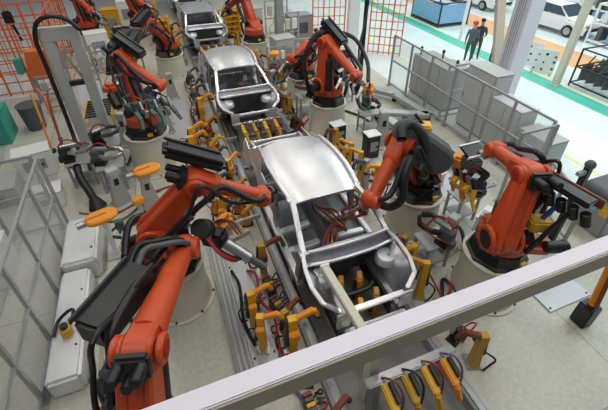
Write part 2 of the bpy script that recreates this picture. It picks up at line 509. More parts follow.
# skid under each car
def make_skid():
    t = thing('car_skid', 'x', 'carrier frame')
    for s in (-1, 1):
        MB().beam((s*.52, -1.3, .29), (s*.52, 4.4, .29), .12, .12, b=.01).build('runner', 'dark', t)
    for y in (-1.1, .4, 1.9, 3.2, 4.2):
        MB().beam((-.9, y, .29), (.9, y, .29), .09, .10).build('crossbar', 'grey2', t)
    for s in (-1, 1):
        for y, h in ((-1.02, .64), (.4, .54), (1.9, .54), (3.9, .775)):
            x = .47 if y < 0 else .87 if y < 3 else .55
            b = MB(); b.box((s*x, y, (.34+h)/2), (.09, .09, h-.34)); b.cyl((s*x, y, h-.05), (s*x, y, h), .07, n=12)
            b.build('support_post', 'yellow' if y in (.4, 1.9) else 'steel', t)
    return t
skid = make_skid()
for i, (cx, cy) in enumerate(CARS[:3]):
    place(skid, USED, (cx, cy, 0), 0, ['dark steel carrier frame under the nearest car body', 'dark steel carrier frame under the second car body',
          'dark steel carrier frame under the third car body'][i], 'carrier frames under the car bodies')

# ------------------------------------------------------------------ robots
def make_pedestal(h):
    t = thing('robot_pedestal', 'x', 'pedestal')
    MB().lathe((0,0,0), [(.60, .04), (.585, .10), (.545, .45), (.535, h-.10), (.535, h-.05)], 32).build('pedestal_body', 'beige', t)
    MB().lathe((0,0,0), [(.66, 0), (.66, .035), (.63, .04)], 32).build('foot_plate', 'beige', t)
    MB().lathe((0,0,0), [(.55, h-.05), (.575, h-.04), (.575, h-.005), (.555, h)], 32).build('top_plate', 'beige', t)
    for k in range(8):
        a = 2*PI*k/8+.2
        MB().cyl((.625*math.cos(a), .625*math.sin(a), .035), (.625*math.cos(a), .625*math.sin(a), .075), .02, n=6).build('bolt', 'dark', t)
    return t
PED = {}
def pedestal(x, y, h, label):
    k = round(h, 2)
    if k not in PED: PED[k] = make_pedestal(h)
    place(PED[k], USED, (x, y, 0), random.random()*6, label, 'beige robot pedestals')

def weld_gun_parts(parent, T, d, lat, s=1.0, body='dark', arm='dgreen', acc='copper'):
    """servo spot-welding gun at T pointing along d; parts go under parent"""
    d = V(d).normalized(); lat = V(lat).normalized(); n = d.cross(lat).normalized()
    T = V(T)
    g = MB(); g.frame_box(T+d*.12*s, lat, d, n, .24*s, .26*s, .22*s, .02); g.frame_box(T-n*.2*s+d*.1*s, lat, d, n, .18*s, .34*s, .16*s, .02)
    gun = g.build('weld_gun', body, parent)
    for q in (-1, 1):
        a = MB(); pts = [T+d*.2*s+lat*q*.10*s, T+d*.38*s+lat*q*.22*s, T+d*.62*s+lat*q*.20*s, T+d*.74*s+lat*q*.05*s]
        for i in range(3): a.beam(pts[i], pts[i+1], .07*s, .09*s, n)
        a.cyl(pts[3], pts[3]-lat*q*.05*s, .022*s, n=8)
        a.build('electrode_arm', arm, gun)
    MB().cyl(T+d*.05*s+n*.13*s, T+d*.42*s+n*.13*s, .06*s, n=12, b=.01).build('servo_cylinder', 'steel', gun)
    MB().tube([T+n*.15*s, T+d*.2*s+n*.3*s, T+d*.4*s+n*.22*s, T+d*.5*s+lat*.12*s], .018*s).build('gun_hose', 'red', gun)
    MB().tube([T-n*.1*s+lat*.1*s, T+d*.2*s+lat*.28*s, T+d*.45*s+lat*.26*s], .018*s).build('power_shunt', acc, gun)
    return gun

def robot(label, base, S, E, W, T, lat_off=0.0, box=False, tool=True, hose_side=1, arm='dgreen', gunbody='dark', fat=1.0, gs=1.0):
    base, S, E, W, T = map(V, (base, S, E, W, T))
    t = thing('industrial_robot', label, 'robot', base, 'orange welding robots')
    hor = V((W.x-base.x, W.y-base.y, 0))
    if hor.length < .05: hor = V((0, -1, 0))
    # arm plane contains vertical and the S-E-W direction as well as possible
    nrm = (E-S).cross(W-E)
    lat = V((nrm.x, nrm.y, 0))
    if lat.length < .05: lat = hor.cross(UP)
    lat.normalize()
    fwd = UP.cross(lat); fwd.normalize()
    if fwd.dot(hor) < 0: pass
    z0 = base.z
    # base
    b = MB(); b.lathe(base, [(.53, 0), (.53, .05), (.49, .07), (.45, .26), (.40, .30)], 8); b.build('base', 'black', t)
    b = MB(); b.frame_box(base+fwd*(-.42)+UP*.12, lat, fwd, UP, .34, .22, .20, .02); bx = b.build('connector_box', 'slate', t)
    MB().frame_box(base+V((.1, -.47, .12)), V((1,0,0)), V((0,1,0)), UP, .13, .06, .08).build('rating_plate', 'yellow', t)
    # carousel rises from the base to the shoulder
    c0 = base+UP*.42
    b = MB(); b.lathe(base, [(.36, .28), (.42, .31), (.42, .52), (.34, .60)], 24)
    b.link(c0, .33, S-lat*.02, .23, lat, .22, .04); b.link(c0, .38, c0.lerp(S, .55), .3, lat, .50, .05)
    b.frame_box(base+UP*.5+fwd*-.2, lat, fwd, UP, .5, .4, .3, .05)
    b.build('carousel', 'orange', t)
    MB().cyl(base+UP*.50-fwd*.30, base+UP*.92-fwd*.30, .12, n=16, b=.02).build('base_motor', 'black', t)
    # lower arm beside the carousel cheek
    o = lat*.02
    la = MB(); la.link(S+o+lat*.13, .25, E+o+lat*.13, .16, lat, .11, .03); la.link(S+o-lat*.13, .24, E+o-lat*.13, .155, lat, .10, .03)
    mid = (S+E)/2
    la.link(S.lerp(E, .08), .20, S.lerp(E, .92), .125, lat, .31, .04)
    arm_o = la.build('lower_arm', 'orange', t)
    for q in (-1, 1):
        MB().cyl(S+lat*q*.20, S+lat*q*.27, .235, n=28, b=.02).build('shoulder_ring', 'orange', arm_o)
        MB().cyl(S+lat*q*.265, S+lat*q*.285, .155, n=24).build('shoulder_cap', 'black', arm_o)
    MB().cyl(S-lat*.27, S-lat*.50, .12, n=18, b=.02).build('shoulder_motor', 'black', t)
    # counterbalance
    dd = (E-S).normalized(); bk = (dd.cross(lat))
    if bk.dot(fwd) > 0: bk = -bk
    MB().cyl(S+bk*.30-lat*.08-dd*.15, S+bk*.24-lat*.08+dd*.75, .11, n=16, b=.02).build('counterbalance', 'black', t)
    # elbow and forearm
    fd = (W-E).normalized()
    fa = MB(); fa.link(E, .19, E+fd*.30, .155, lat, .30, .04)
    fa.cyl(E+fd*.2, E+fd*(W-E).length*.6, .15*fat, .125*fat, n=20)
    fa.cyl(E+fd*(W-E).length*.55, W, .13*fat, .115*fat, n=20)
    fo = fa.build('forearm', 'orange', t)
    for q in (-1, 1):
        MB().cyl(E+lat*q*.19, E+lat*q*.26, .16, n=22, b=.02).build('elbow_ring', 'orange', fo)
        MB().cyl(E+lat*q*.255, E+lat*q*.27, .09, n=18).build('elbow_cap', 'red', fo)
    side = fd.cross(lat).normalized()
    b = MB(); b.frame_box(E-fd*.22, lat, fd, side, .34, .12, .28, .03); b.build('motor_mount', 'dark', fo)
    for q in (-1, 0, 1):
        MB().cyl(E-fd*.26+lat*q*.11+side*(.05 if q else -.07), E-fd*(.48 if q else .42)+lat*q*.11+side*(.05 if q else -.07), .06, n=14, b=.012).build('wrist_motor', 'black', t)
    # wrist
    wd = (T-W).normalized()
    w = MB(); w.ball(W, .165*fat); w.cyl(W-lat*.17*fat, W+lat*.17*fat, .13*fat, n=18, b=.02); w.cyl(W, W+wd*.18, .12, .10, n=18)
    w.build('wrist', 'orange', t)
    MB().cyl(W+wd*.18, W+wd*.24, .11, n=16).build('tool_flange', 'steel', t)
    # dress pack hose along the arm
    hs = lat*(.40*hose_side)
    hz = MB(); hz.tube([base+fwd*-.45+UP*.2+hs*.6, base+UP*.7-fwd*.35+hs, S.lerp(E, .25)+hs*.95+bk*.1, S.lerp(E, .8)+hs*.9+bk*.15, E+hs*.9+bk*.28+UP*.1,
             E.lerp(W, .4)+hs*.7+UP*.22, E.lerp(W, .8)+hs*.75+UP*.10, W+hs*.5+UP*.12, W+wd*.22+UP*.05], .052, 10, 6)
    hp = hz.build('dress_pack_hose', 'black', t)
    hz = MB(); hz.tube([S+hs*.8-dd*.2, S.lerp(E, .3)+hs*1.2, S.lerp(E, .75)+hs*1.25+bk*.05, E+hs*1.0+side*.2, E.lerp(W, .45)+hs*.9, E.lerp(W, .85)+hs*.55], .032, 8, 6)
    hz.build('cooling_hose', 'black', t)
    for f_ in (.3, .7):
        p = S.lerp(E, f_)+hs*.93+bk*.12
        MB().frame_box(p, lat, dd, bk, .16, .07, .16, .01).build('hose_clamp', 'slate', t)
    if box:
        p = E.lerp(W, .22)+UP*.32 if box is True else V(box)
        b = MB(); b.frame_box(p, lat, fd, side, .40, 1.0, .18, .06); b.build('hose_return_box', 'black', t)
        b = MB()
        for q in (-1, 1): b.frame_box(p+UP*.11+lat*q*.13, lat, fd, side, .06, .92, .04, .01)
        b.build('box_rail', 'dark', t)
    if tool:
        g = weld_gun_parts(t, W+wd*.22, wd, lat, gs, gunbody, arm)
    return t

R = [
 # label, pedestal x,y,h, S, E, W, T, options
 ('large orange robot at left foreground, its arm reaching to the nearest car roof', (-.58, 5.12, 1.0), (-.74, 5.17, 1.72), (.11, 5.12, 2.62), (1.14, 5.0, 2.08), (1.26, 5.35, 1.85), dict(box=(.18, 5.32, 2.95), hose_side=-1, tool=False)),
 ('orange robot at bottom left with big black box, reaching under the larger arm', (-1.15, 2.45, 1.0), (-.95, 2.15, 1.72), (-.80, 2.52, 2.62), (-.27, 4.40, 1.95), (.0, 4.74, 1.82), dict(hose_side=1, tool=False, fat=1.3)),
 ('orange robot folded forward on the pedestal left of the second car', (-.76, 9.75, 1.15), (-.80, 9.95, 1.80), (-1.0, 10.75, 2.85), (-.18, 9.85, 2.32), (-.42, 9.6, 2.12), dict(box=(-.72, 10.85, 3.1), hose_side=-1)),
 ('orange robot half hidden behind the folded one, left of the line', (.34, 16.4, .9), (.30, 16.2, 1.5), (-.15, 15.2, 2.5), (-.75, 14.2, 2.2), (-.9, 14.0, 1.9), dict(box=(-.35, 14.9, 2.75))),
 ('orange robot at top centre right of the third car', (4.1, 16.9, .9), (4.1, 17.05, 1.55), (3.95, 17.5, 2.6), (3.45, 18.5, 2.1), (3.36, 18.8, 1.8), dict()),
 ('tall upright orange robot right of the second car', (4.62, 9.95, 1.0), (4.36, 9.75, 1.70), (4.50, 9.95, 2.88), (4.86, 8.75, 2.25), (4.95, 8.55, 1.85), dict(box=(4.75, 10.0, 3.1), hose_side=1)),
 ('small orange robot bent low, just left of the tall upright robot', (4.72, 12.5, .85), (4.62, 12.3, 1.45), (4.6, 11.6, 2.2), (3.95, 11.4, 1.95), (3.75, 11.35, 1.75), dict()),
 ('orange robot seen from behind, reaching through the windscreen of the nearest car', (4.66, 5.22, 1.0), (4.35, 5.10, 1.70), (3.74, 4.88, 2.64), (2.99, 4.44, 1.88), (2.80, 4.62, 1.55), dict(hose_side=1, arm='copper', gs=.7)),
 ('orange robot at right with a big round shoulder opening, above the square beam', (4.98, 3.22, 1.0), (4.60, 2.98, 1.74), (5.05, 3.22, 2.74), (5.28, 4.16, 2.58), (5.12, 4.34, 2.36), dict(hose_side=-1, tool=False)),
 ('distant orange robot at the top edge, left of the third car', (-.6, 21.2, .9), (-.65, 21.2, 1.5), (-.95, 21.5, 2.5), (-.35, 20.9, 2.0), (-.1, 20.7, 1.8), dict(box=(-1.0, 21.1, 2.8))),
 ('distant orange robot at the top left beside the orange cage', (-2.9, 20.8, .9), (-2.95, 20.8, 1.5), (-3.1, 21.2, 2.4), (-2.5, 20.2, 2.0), (-2.3, 20.0, 1.8), dict()),
]
PL = ['beige pedestal of the large robot at left foreground', 'beige pedestal of the bottom left robot with the black box', 'beige pedestal of the folded robot left of the second car',
      'beige pedestal of the half hidden robot left of the line', 'beige pedestal of the robot right of the third car', 'tall beige pedestal of the upright robot right of the second car',
      'beige pedestal of the small low bent robot', 'beige pedestal of the robot seen from behind by the nearest car', 'beige pedestal partly hidden below the square beam at right',
      'beige pedestal of the distant robot at the top edge', 'beige pedestal of the distant robot by the orange cage']
ROB = []
for (lab, bs, S, E, W, T, kw), pl in zip(R, PL):
    pedestal(bs[0], bs[1], bs[2], pl)
    rb = robot(lab, bs, S, E, W, T, **kw)
    ROB.append(rb)

# ------------------------------------------------------------------ extra tooling carried by some robots
def gripper(rb, name, c, ax, ay, az, body, arms, n=5, s=1.0):
    """frame tool: back plate, ribs, clamp fingers, cylinders and hoses, all moving with the robot"""
    c, ax, ay, az = V(c), V(ax).normalized(), V(ay).normalized(), V(az).normalized()
    g = MB(); g.frame_box(c, ax, ay, az, .14*s, 1.0*s, .12*s, .02)
    for q in (-.42, 0, .42): g.frame_box(c+ay*q*s+ax*.18*s, ax, ay, az, .36*s, .09*s, .10*s, .01)
    root = g.build(name, body, rb)
    for k in range(n):
        q = (-.45+.9*k/(n-1))*s
        p = c+ay*q+ax*.36*s
        h_ = (1, -.5, .6, 1.2, -.2, .8)[k % 6]; e1 = p+ax*.16*s-az*.12*s*h_; f = MB(); f.beam(p, e1, .07*s, .09*s, ay); f.beam(e1, e1+ax*.10*s*h_-az*.18*s+ay*.06*s*(k % 3-1), .055*s, .07*s, ay)
        f.build('clamp_finger', arms[k % len(arms)], root)
        MB().cyl(p+az*.02*s, p+az*.20*s-ax*.08*s, .038*s, n=10, b=.006).build('air_cylinder', 'steel' if k % 2 else 'black', root)
    for k in range(3):
        p = c+ay*(-.3+.3*k)*s
        MB().tube([p+az*.06*s, p+az*.28*s+ax*.1*s, p+ay*.16*s+ax*.3*s+az*.15*s, p+ay*.1*s+ax*.38*s], .016*s, 6).build('air_hose', ('red', 'blue', 'black')[k], root)
    return root
RA, RB_, RC, RD, RE, RF, RG, RH, RI = ROB[:9]
# robot seen at right: large spot welding frame hanging off its wrist, black motor pack behind the elbow
def parts_I(rb):
    gripper(rb, 'welding_frame', (5.22, 4.40, 2.02), (-.75, -.2, -.55), (.35, 1, -.35), (-.5, .3, .75), 'dark', ['yellow', 'yellow', 'amber'], 6, .95)
    b = MB(); b.frame_box(V((5.02, 4.36, 2.22)), V((1,0,0)), V((0,1,0)), UP, .26, .34, .26, .04); b.build('tool_adapter', 'slate', rb)
    b = MB(); b.frame_box(V((4.98, 4.62, 2.12)), V((.8,.6,0)), V((-.6,.8,0)), UP, .30, .24, .26, .05); b.build('transformer', 'amber', rb)
    b = MB(); b.frame_box(V((5.05, 4.42, 2.45)), V((1,0,0)), V((0,.9,.3)).normalized(), V((0,-.3,.9)).normalized(), .42, .26, .05, .01); b.build('tool_screen', 'black', rb)
    for q in (-1, 1): MB().frame_box(V((5.05, 4.42+.14*q, 2.46+.045*q)), V((1,0,0)), V((0,.9,.3)).normalized(), V((0,-.3,.9)).normalized(), .46, .03, .06).build('screen_rim', 'white', rb)
    d = V((.12, -.98, 0)).normalized()
    b = MB(); b.frame_box(V((5.24, 2.86, 2.74)), V((.98,.12,0)).normalized(), d, UP, .24, 1.0, .10, .02); b.build('cable_tray', 'black', rb)
    b = MB(); b.frame_box(V((5.40, 2.84, 2.72)), V((.98,.12,0)).normalized(), d, UP, .05, 1.05, .16, .01); b.build('tray_rail', 'rust', rb)
    for k in range(5):
        p = V((5.15+.03*k, 3.1-.18*k, 2.58))
        MB().cyl(p, p-UP*.22+V((.05,-.05,0)), .075, n=12, b=.015).build('cable_plug', ('black','dark')[k % 2], rb)
    for k in range(4):
        p = V((5.22, 3.15-.2*k, 2.45))
        MB().tube([p, p+V((-.1,.05,-.25)), p+V((-.2,.1,-.55)), p+V((-.38,.12,-.85))], .04, 8).build('loom_hose', ('black','black','blue','black')[k], rb)
    MB().frame_box(V((5.08, 2.82, 2.05)), V((.9,-.4,0)).normalized(), V((.4,.9,0)).normalized(), UP, .34, .26, .22, .03).build('motor_cover', 'dyellow', rb)
    MB().frame_box(V((5.12, 2.78, 1.60)), V((.9,-.4,0)).normalized(), V((.4,.9,0)).normalized(), UP, .56, .36, .32, .10).build('axis_gearbox', 'orange', rb)
    MB().cyl((5.05, 2.55, 1.78), (5.38, 2.42, 1.80), .10, n=16, b=.02).build('axis_motor', 'black', rb)
parts_I(RI)
# bottom left robot: black hose box and cable bundle, big grey welding gun
def parts_B(rb):
    x = V((.62, .78, 0)).normalized(); y = V((-.78, .62, 0)).normalized()
    b = MB(); b.frame_box(V((-1.06, 3.38, 2.40)), x, y, UP, .92, .40, .36, .04); bx = b.build('hose_box', 'black', rb)
    b = MB()
    for q in (-1, 1): b.frame_box(V((-1.06, 3.38, 2.60))+y*q*.19, x, y, UP, .94, .05, .06, .01)
    b.build('box_rim', 'dark', bx)
    for k in range(4):
        o = V((.04*k, -.05*k, .05*(k % 2)))
        MB().tube([V((-1.0, 3.85, 2.35))+o, V((-.85, 4.15, 2.45))+o, V((-.62, 4.22, 2.40))+o, V((-.42, 4.32, 2.28))+o, V((-.30, 4.42, 2.1))+o], .042, 8).build('cable_hose', ('black','black','dark','slate')[k], rb)
    MB().tube([(-1.15, 4.0, 2.2), (-1.05, 4.25, 2.15), (-.9, 4.2, 2.2), (-.85, 3.95, 2.3)], .05, 8).build('cable_boot', 'blue', rb)
    b = MB(); b.cyl((.02, 4.72, 1.95), (.12, 4.9, 1.75), .17, n=18, b=.02); b.frame_box(V((.22, 4.80, 1.62)), V((.8,-.6,0)), V((.6,.8,0)), UP, .42, .30, .30, .06)
    gun = b.build('spot_welding_gun', 'dark', rb)
    MB().frame_box(V((.10, 4.86, 1.72)), V((.9,.4,0)), V((-.4,.9,0)), UP, .12, .12, .52, .02).build('gun_mount', 'blue', gun)
    MB().frame_box(V((.44, 5.20, 1.52)), V((.75,.66,0)), V((-.66,.75,0)), UP, .46, .26, .26, .09).build('transformer', 'amber', gun)
    MB().cyl((.36, 4.66, 1.58), (.72, 4.44, 1.26), .10, n=14, b=.02).build('servo_cylinder', 'steel', gun)
    MB().beam((.70, 4.45, 1.28), (.95, 4.30, 1.08), .10, .12, b=.02).build('electrode_arm', 'slate', gun)
    b = MB(); b.beam((.30, 5.02, 1.5), (.80, 5.25, 1.38), .08, .12, b=.01); b.beam((.80, 5.25, 1.38), (1.15, 5.35, 1.32), .06, .09, b=.01); b.build('electrode_arm', 'tan', gun)
    b = MB(); b.beam((.45, 4.80, 1.42), (.85, 5.02, 1.32), .07, .10, b=.01); b.build('electrode_arm', 'tan', gun)
    for k in range(3):
        MB().tube([(.05+.05*k, 4.7, 1.85), (.22, 4.45+.05*k, 1.6), (.42+.06*k, 4.42, 1.35), (.62, 4.55, 1.2+.05*k)], .022, 6).build('water_hose', ('red','red','black')[k], gun)
    for k in range(3):
        MB().tube([(.25, 5.0, 1.75), (.45+.08*k, 4.9, 1.85-.06*k), (.62+.05*k, 4.72, 1.6)], .02, 6).build('power_shunt', ('copper','rust','tan')[k], gun)
parts_B(RB_)
# folded robot: green grey gripper in front of its body
gripper(RC, 'gripper_frame', (-.60, 9.30, 2.14), (.5, -.8, -.1), (1, .5, -.2), (0, .1, 1), 'dgreen', ['dgreen', 'steel', 'slate'], 6, 1.0)
MB().frame_box(V((-1.33, 10.0, 2.36)), V((.8,.6,0)), V((-.6,.8,0)), UP, .30, .34, .28, .08).build('side_gearbox', 'orange', RC)
MB().cyl((-1.33, 9.9, 2.26), (-1.23, 9.6, 2.0), .12, n=14, b=.02).build('side_motor', 'black', RC)
b = MB()
for k in range(3): b.tube([(-1.35+.1*k, 10.6, 2.5), (-1.2+.1*k, 11.2, 3.0), (-.9+.1*k, 11.9, 3.15), (-.55+.08*k, 12.6, 2.95)], .07, 8)
b.build('hose_bundle', 'black', RC)
MB().frame_box(V((-.62, 11.6, 3.0)), V((.9,-.3,0)).normalized(), V((.3,.9,.1)).normalized(), UP, .34, 1.1, .24, .06).build('hose_return_box', 'black', RC)
# large left robot: motors and valve block at its foot, small gripper at the roof
for k in range(3):
    MB().cyl((-.95-.02*k, 4.75+.28*k, 1.52), (-1.22, 4.62+.28*k, 1.58), .10, n=14, b=.02).build('axis_motor', ('black','dark','black')[k], RA)
MB().frame_box(V((-.98, 5.15, 1.38)), V((.9,.3,0)).normalized(), V((-.3,.9,0)).normalized(), UP, .55, .62, .34, .08).build('axis_housing', 'orange', RA)
b = MB(); b.tube([(-1.2, 4.75, 1.6), (-1.05, 5.3, 1.9), (-.8, 5.6, 1.75), (-.6, 5.65, 1.4)], .06, 8); b.build('base_hose', 'black', RA)
gripper(RA, 'gripper_frame', (1.24, 5.36, 1.80), (.9, .3, -.1), (-.2, .8, -.5), (0, .2, 1), 'dark', ['steel', 'slate'], 4, .55)
# tall robot: grey tool in front, amber block low on the right
gripper(RF, 'gripper_frame', (4.95, 8.75, 2.05), (-.6, -.6, .2), (.8, -.6, -.3), (0, 0, 1), 'slate', ['steel', 'slate', 'grey2'], 5, .9)
MB().frame_box(V((5.10, 8.42, 1.95)), V((.8,.6,0)), V((-.6,.8,0)), UP, .42, .32, .28, .08).build('transformer', 'amber', RF)
for k in range(2):
    MB().tube([(3.95, 9.7, 1.3), (3.85, 9.9, 1.9), (3.85, 10.0, 2.5), (4.2+.1*k, 10.1, 3.05), (4.6, 10.1, 3.1)], .06, 8).build('hose_loop', 'black', RF)
MB().tube([(4.9, 10.0, 3.1), (5.3, 9.7, 2.9), (5.45, 9.2, 2.4), (5.3, 8.8, 2.0)], .06, 8).build('hose_loop', 'black', RF)
MB().frame_box(V((4.75, 9.55, 2.45)), V((1,0,0)), V((0,1,0)), UP, .5, .26, .5, .08).build('arm_gearbox', 'slate', RF)
# robot seen from behind: big black rear cover with an amber block on top, loop hose
def parts_H(rb):
    x = V((.86, -.5, 0)).normalized(); y = V((.5, .86, 0)).normalized()
    b = MB(); b.link(V((3.86, 4.90, 2.80)), .26, V((4.42, 4.70, 2.28)), .34, y, .34, .06); b.build('rear_cover', 'slate', rb)
    b = MB(); b.tube([(3.55, 4.6, 2.9), (3.62, 4.75, 3.05), (3.84, 4.80, 3.06), (4.0, 4.66, 2.9), (4.08, 4.5, 2.6)], .09, 10); b.build('hose_return_tube', 'dark', rb)
    MB().frame_box(V((4.20, 4.92, 2.82)), x, y, UP, .30, .26, .24, .03).build('top_block', 'yellow', rb)
    MB().cyl((4.20, 4.92, 2.92), (4.06, 5.02, 3.10), .03, n=8).build('block_lever', 'black', rb)
    MB().tube([(3.75, 4.5, 2.7), (3.5, 4.3, 2.35), (3.45, 4.2, 1.95), (3.3, 4.3, 1.72), (3.1, 4.5, 1.75)], .075, 10).build('arm_hose', 'black', rb)
    for k in range(3):
        MB().cyl((4.26+.12*k, 4.94-.06*k, 1.90), (4.30+.12*k, 4.70-.06*k, 1.68), .09, n=14, b=.02).build('axis_motor', ('black','dark','black')[k], rb)
    b = MB(); b.frame_box(V((4.46, 4.84, 1.47)), x, y, UP, .56, .34, .30, .10); b.build('motor_tray', 'black', rb)
parts_H(RH)

# ------------------------------------------------------------------ clamps and small fixtures along the line
def proto_tower(c1, c2, h, nm='clamp_tower', lab='x'):
    t = thing(nm, lab, 'clamp')
    MB().box2((-.12, -.12, 0), (.12, .12, .03), .004).build('base_plate', 'steel', t)
    b = MB(); b.box2((-.06, -.05, .03), (.06, .05, h)); b.prism([(-.06, .05, .03), (-.06, .11, .03), (-.06, .05, h*.5)], (.12, 0, 0)); b.build('post', c1, t)
    b = MB(); b.beam((.02, 0, h-.05), (.30, 0, h+.08), .08, .07, b=.01); b.beam((.30, 0, h+.08), (.36, 0, h-.06), .07, .06, b=.01); b.build('clamp_arm', c2, t)
    b = MB(); b.box((.36, 0, h-.09), (.07, .09, .05), 0, .01); b.build('pad', 'dark', t)
    MB().cyl((-.09, .0, h*.35), (-.04, 0, h*.95), .042, n=12, b=.006).build('air_cylinder', 'dark', t)
    b = MB(); b.box((0, -.10, h*.7), (.14, .09, .16), 0, .015); b.build('valve_box', c2, t)
    MB().tube([(-.09, .05, h*.5), (-.22, .12, h*.4), (-.2, .1, .1), (-.1, .14, .02)], .016, 6).build('air_hose', 'black', t)
    return t
def proto_low(c1, c2):
    t = thing('pivot_clamp', 'x', 'clamp')
    MB().box2((-.16, -.10, 0), (.16, .10, .03), .004).build('base_plate', 'dark', t)
    for q in (-1, 1):
        b = MB(); b.prism([(-.14, q*.07-.01, .03), (.12, q*.07-.01, .03), (.10, q*.07-.01, .30), (-.02, q*.07-.01, .42), (-.10, q*.07-.01, .30)], (0, .02, 0)); b.build('cheek_plate', c1, t)
    b = MB(); b.link(V((0, 0, .36)), .05, V((.20, 0, .58)), .035, V((0, 1, 0)), .09, .01); b.beam((.20, 0, .58), (.33, 0, .50), .06, .06, b=.01); b.build('clamp_arm', c2, t)
    MB().cyl((-.16, 0, .10), (-.02, 0, .34), .045, n=12, b=.006).build('air_cylinder', 'steel', t)
    MB().cyl((0, -.09, .36), (0, .09, .36), .025, n=10).build('pivot_pin', 'steel', t)
    MB().tube([(-.16, 0, .12), (-.28, .06, .25), (-.22, .16, .40), (-.05, .15, .30), (.02, .13, .05)], .015, 6).build('air_hose', 'red', t)
    return t
def proto_valve():
    t = thing('valve_block', 'x', 'valve block')
    MB().box2((-.14, -.22, 0), (.14, .22, .05), .005).build('base_plate', 'grey2', t)
    MB().box2((-.10, -.20, .05), (.10, .20, .30), .015).build('manifold', 'dark', t)
    for k in range(4): MB().box2((-.08, -.18+.095*k, .30), (.08, -.11+.095*k, .39), .008).build('valve', ('slate', 'yellow', 'slate', 'rust')[k], t)
    for k in range(3): MB().tube([(.10, -.14+.12*k, .2), (.24, -.16+.14*k, .30+.05*k), (.30, -.02+.08*k, .14), (.20, .05+.1*k, .02)], .017, 6).build('air_hose', ('red', 'purple', 'black')[k], t)
    return t
P_T1 = proto_tower('yellow', 'amber', .95); P_T2 = proto_tower('dyellow', 'rust', .72); P_T3 = proto_tower('tan', 'slate', .80)
P_L1 = proto_low('amber', 'yellow'); P_L2 = proto_low('rust', 'slate'); P_V = proto_valve()
VAR = [(P_T1, 'tall yellow clamp tower'), (P_L1, 'amber pivot clamp with red hose'), (P_T2, 'dull yellow clamp post, brown arm'), (P_V, 'dark valve block with coloured hoses'),
       (P_L2, 'brown pivot clamp with grey arm'), (P_T3, 'tan clamp post with grey arm')]
rnd = random.Random(11)
SLOT = []   # (car index, side, y)
COUNT = {}
where = ['the nearest car', 'the second car', 'the third car']
def clampline(ci, side, ys, xoff, row):
    cx = CARS[ci][0]
    for j, y in enumerate(ys):
        v = rnd.choice([0, 1, 2, 3, 4, 5, 0, 2] if ci == 0 else [2, 4, 5, 3, 1, 4, 0, 2])
        pr, nm = VAR[v]
        k = (v, ci, side, row); COUNT[k] = COUNT.get(k, 0)+1
        x = xoff+rnd.uniform(-.06, .06); yw = (0 if side == 'left' else PI)+rnd.uniform(-.5, .5)
        z = .05 if (.38 < x < .82 and 3.2 < y < 6.3) else 0.0
        SLOT.append((pr, (x, y+rnd.uniform(-.05, .05), z), yw, nm, k, COUNT[k], rnd.uniform(.95, 1.2)))
clampline(0, 'left', [1.9, 2.35, 2.8, 3.25, 3.7, 4.15, 4.6, 5.05, 6.6, 7.05, 7.5, 8.0, 8.5], 1.04, 'inner')
clampline(0, 'left', [3.55, 3.95, 4.35, 6.4, 6.8, 7.2, 7.6, 8.1], .58, 'outer')
clampline(0, 'right', [2.1, 2.55, 3.0, 3.45, 3.9, 4.35, 4.8, 6.0, 6.5, 7.1, 7.6, 8.2], 3.74, 'inner')
clampline(0, 'right', [6.25, 6.7, 7.15, 7.65, 8.15, 8.6], 4.26, 'outer')
clampline(1, 'right', [13.4, 14.0, 14.9], 4.2, 'outer')
clampline(1, 'left', [9.1, 9.55, 10.0, 10.45, 10.9, 11.4, 11.9, 12.4, 12.9, 13.4, 14.0, 14.6, 15.2], .87, 'inner')
clampline(1, 'left', [8.6, 9.1, 9.6, 10.1], .34, 'outer')
clampline(1, 'right', [10.0, 10.5, 11.0, 11.5, 12.0, 13.6, 14.1, 14.7, 15.3], 3.70, 'inner')
clampline(2, 'left', [17.3, 17.8, 18.3, 18.8, 19.3, 21.6, 22.2], .86, 'inner')
clampline(2, 'right', [17.9, 18.6, 19.3, 21.6, 22.2], 3.72, 'inner')
TOT = {}
for sl in SLOT: TOT[sl[4]] = TOT.get(sl[4], 0)+1
for pr, loc, yw, nm, k, n, sc in SLOT:
    v, ci, side, row = k
    lab = '%s %s %s' % (nm, {'left': 'left of', 'right': 'right of'}[side] if row == 'inner' else 'far %s of' % side, where[ci])
    if TOT[k] > 1: lab += ', %s from front' % ORD[n-1]
    place(pr, USED, loc, yw, lab, 'clamps and valves along the welding line', .82 if v == 3 else sc)
# fixtures in the gap between cars: crossbar on posts with yellow claws
def gap_fixture(cx, y, lab):
    t = thing('gap_fixture', lab, 'fixture', (cx, y, .02))
    for s in (-1, 1):
        MB().box((cx+s*.55, y, .42), (.12, .12, .80)).build('post', 'steel', t)
    MB().beam((cx-.72, y, .88), (cx+.72, y, .88), .14, .12, b=.02).build('crossbar', 'steel', t)
    for k in range(4):
        x = cx-.48+.32*k
        b = MB(); b.beam((x, y-.05, .88), (x, y-.42, .80), .11, .12, b=.02); b.beam((x, y-.42, .80), (x+.05, y-.5, .55), .08, .08, b=.01)
        c_ = b.build('claw', ('yellow', 'dyellow', 'yellow', 'amber')[k], t)
        MB().cyl((x+.07, y-.1, .96), (x+.07, y-.36, .90), .04, n=10, b=.006).build('air_cylinder', 'dark', c_)
        MB().tube([(x, y, .95), (x+.1, y-.15, 1.05), (x+.16, y-.3, .9), (x+.1, y-.4, .6)], .016, 6).build('air_hose', ('rust', 'black', 'red', 'purple')[k], c_)
    return t
gap_fixture(2.26, 9.62, 'steel crossbar with yellow claws between the nearest and second car')
gap_fixture(2.18, 16.75, 'steel crossbar with yellow claws between the second and third car')
gap_fixture(2.40, 2.05, 'steel crossbar with yellow claws in front of the nearest car')
gap_fixture(2.42, .75, 'steel crossbar with yellow claws nearest the bottom of the picture')
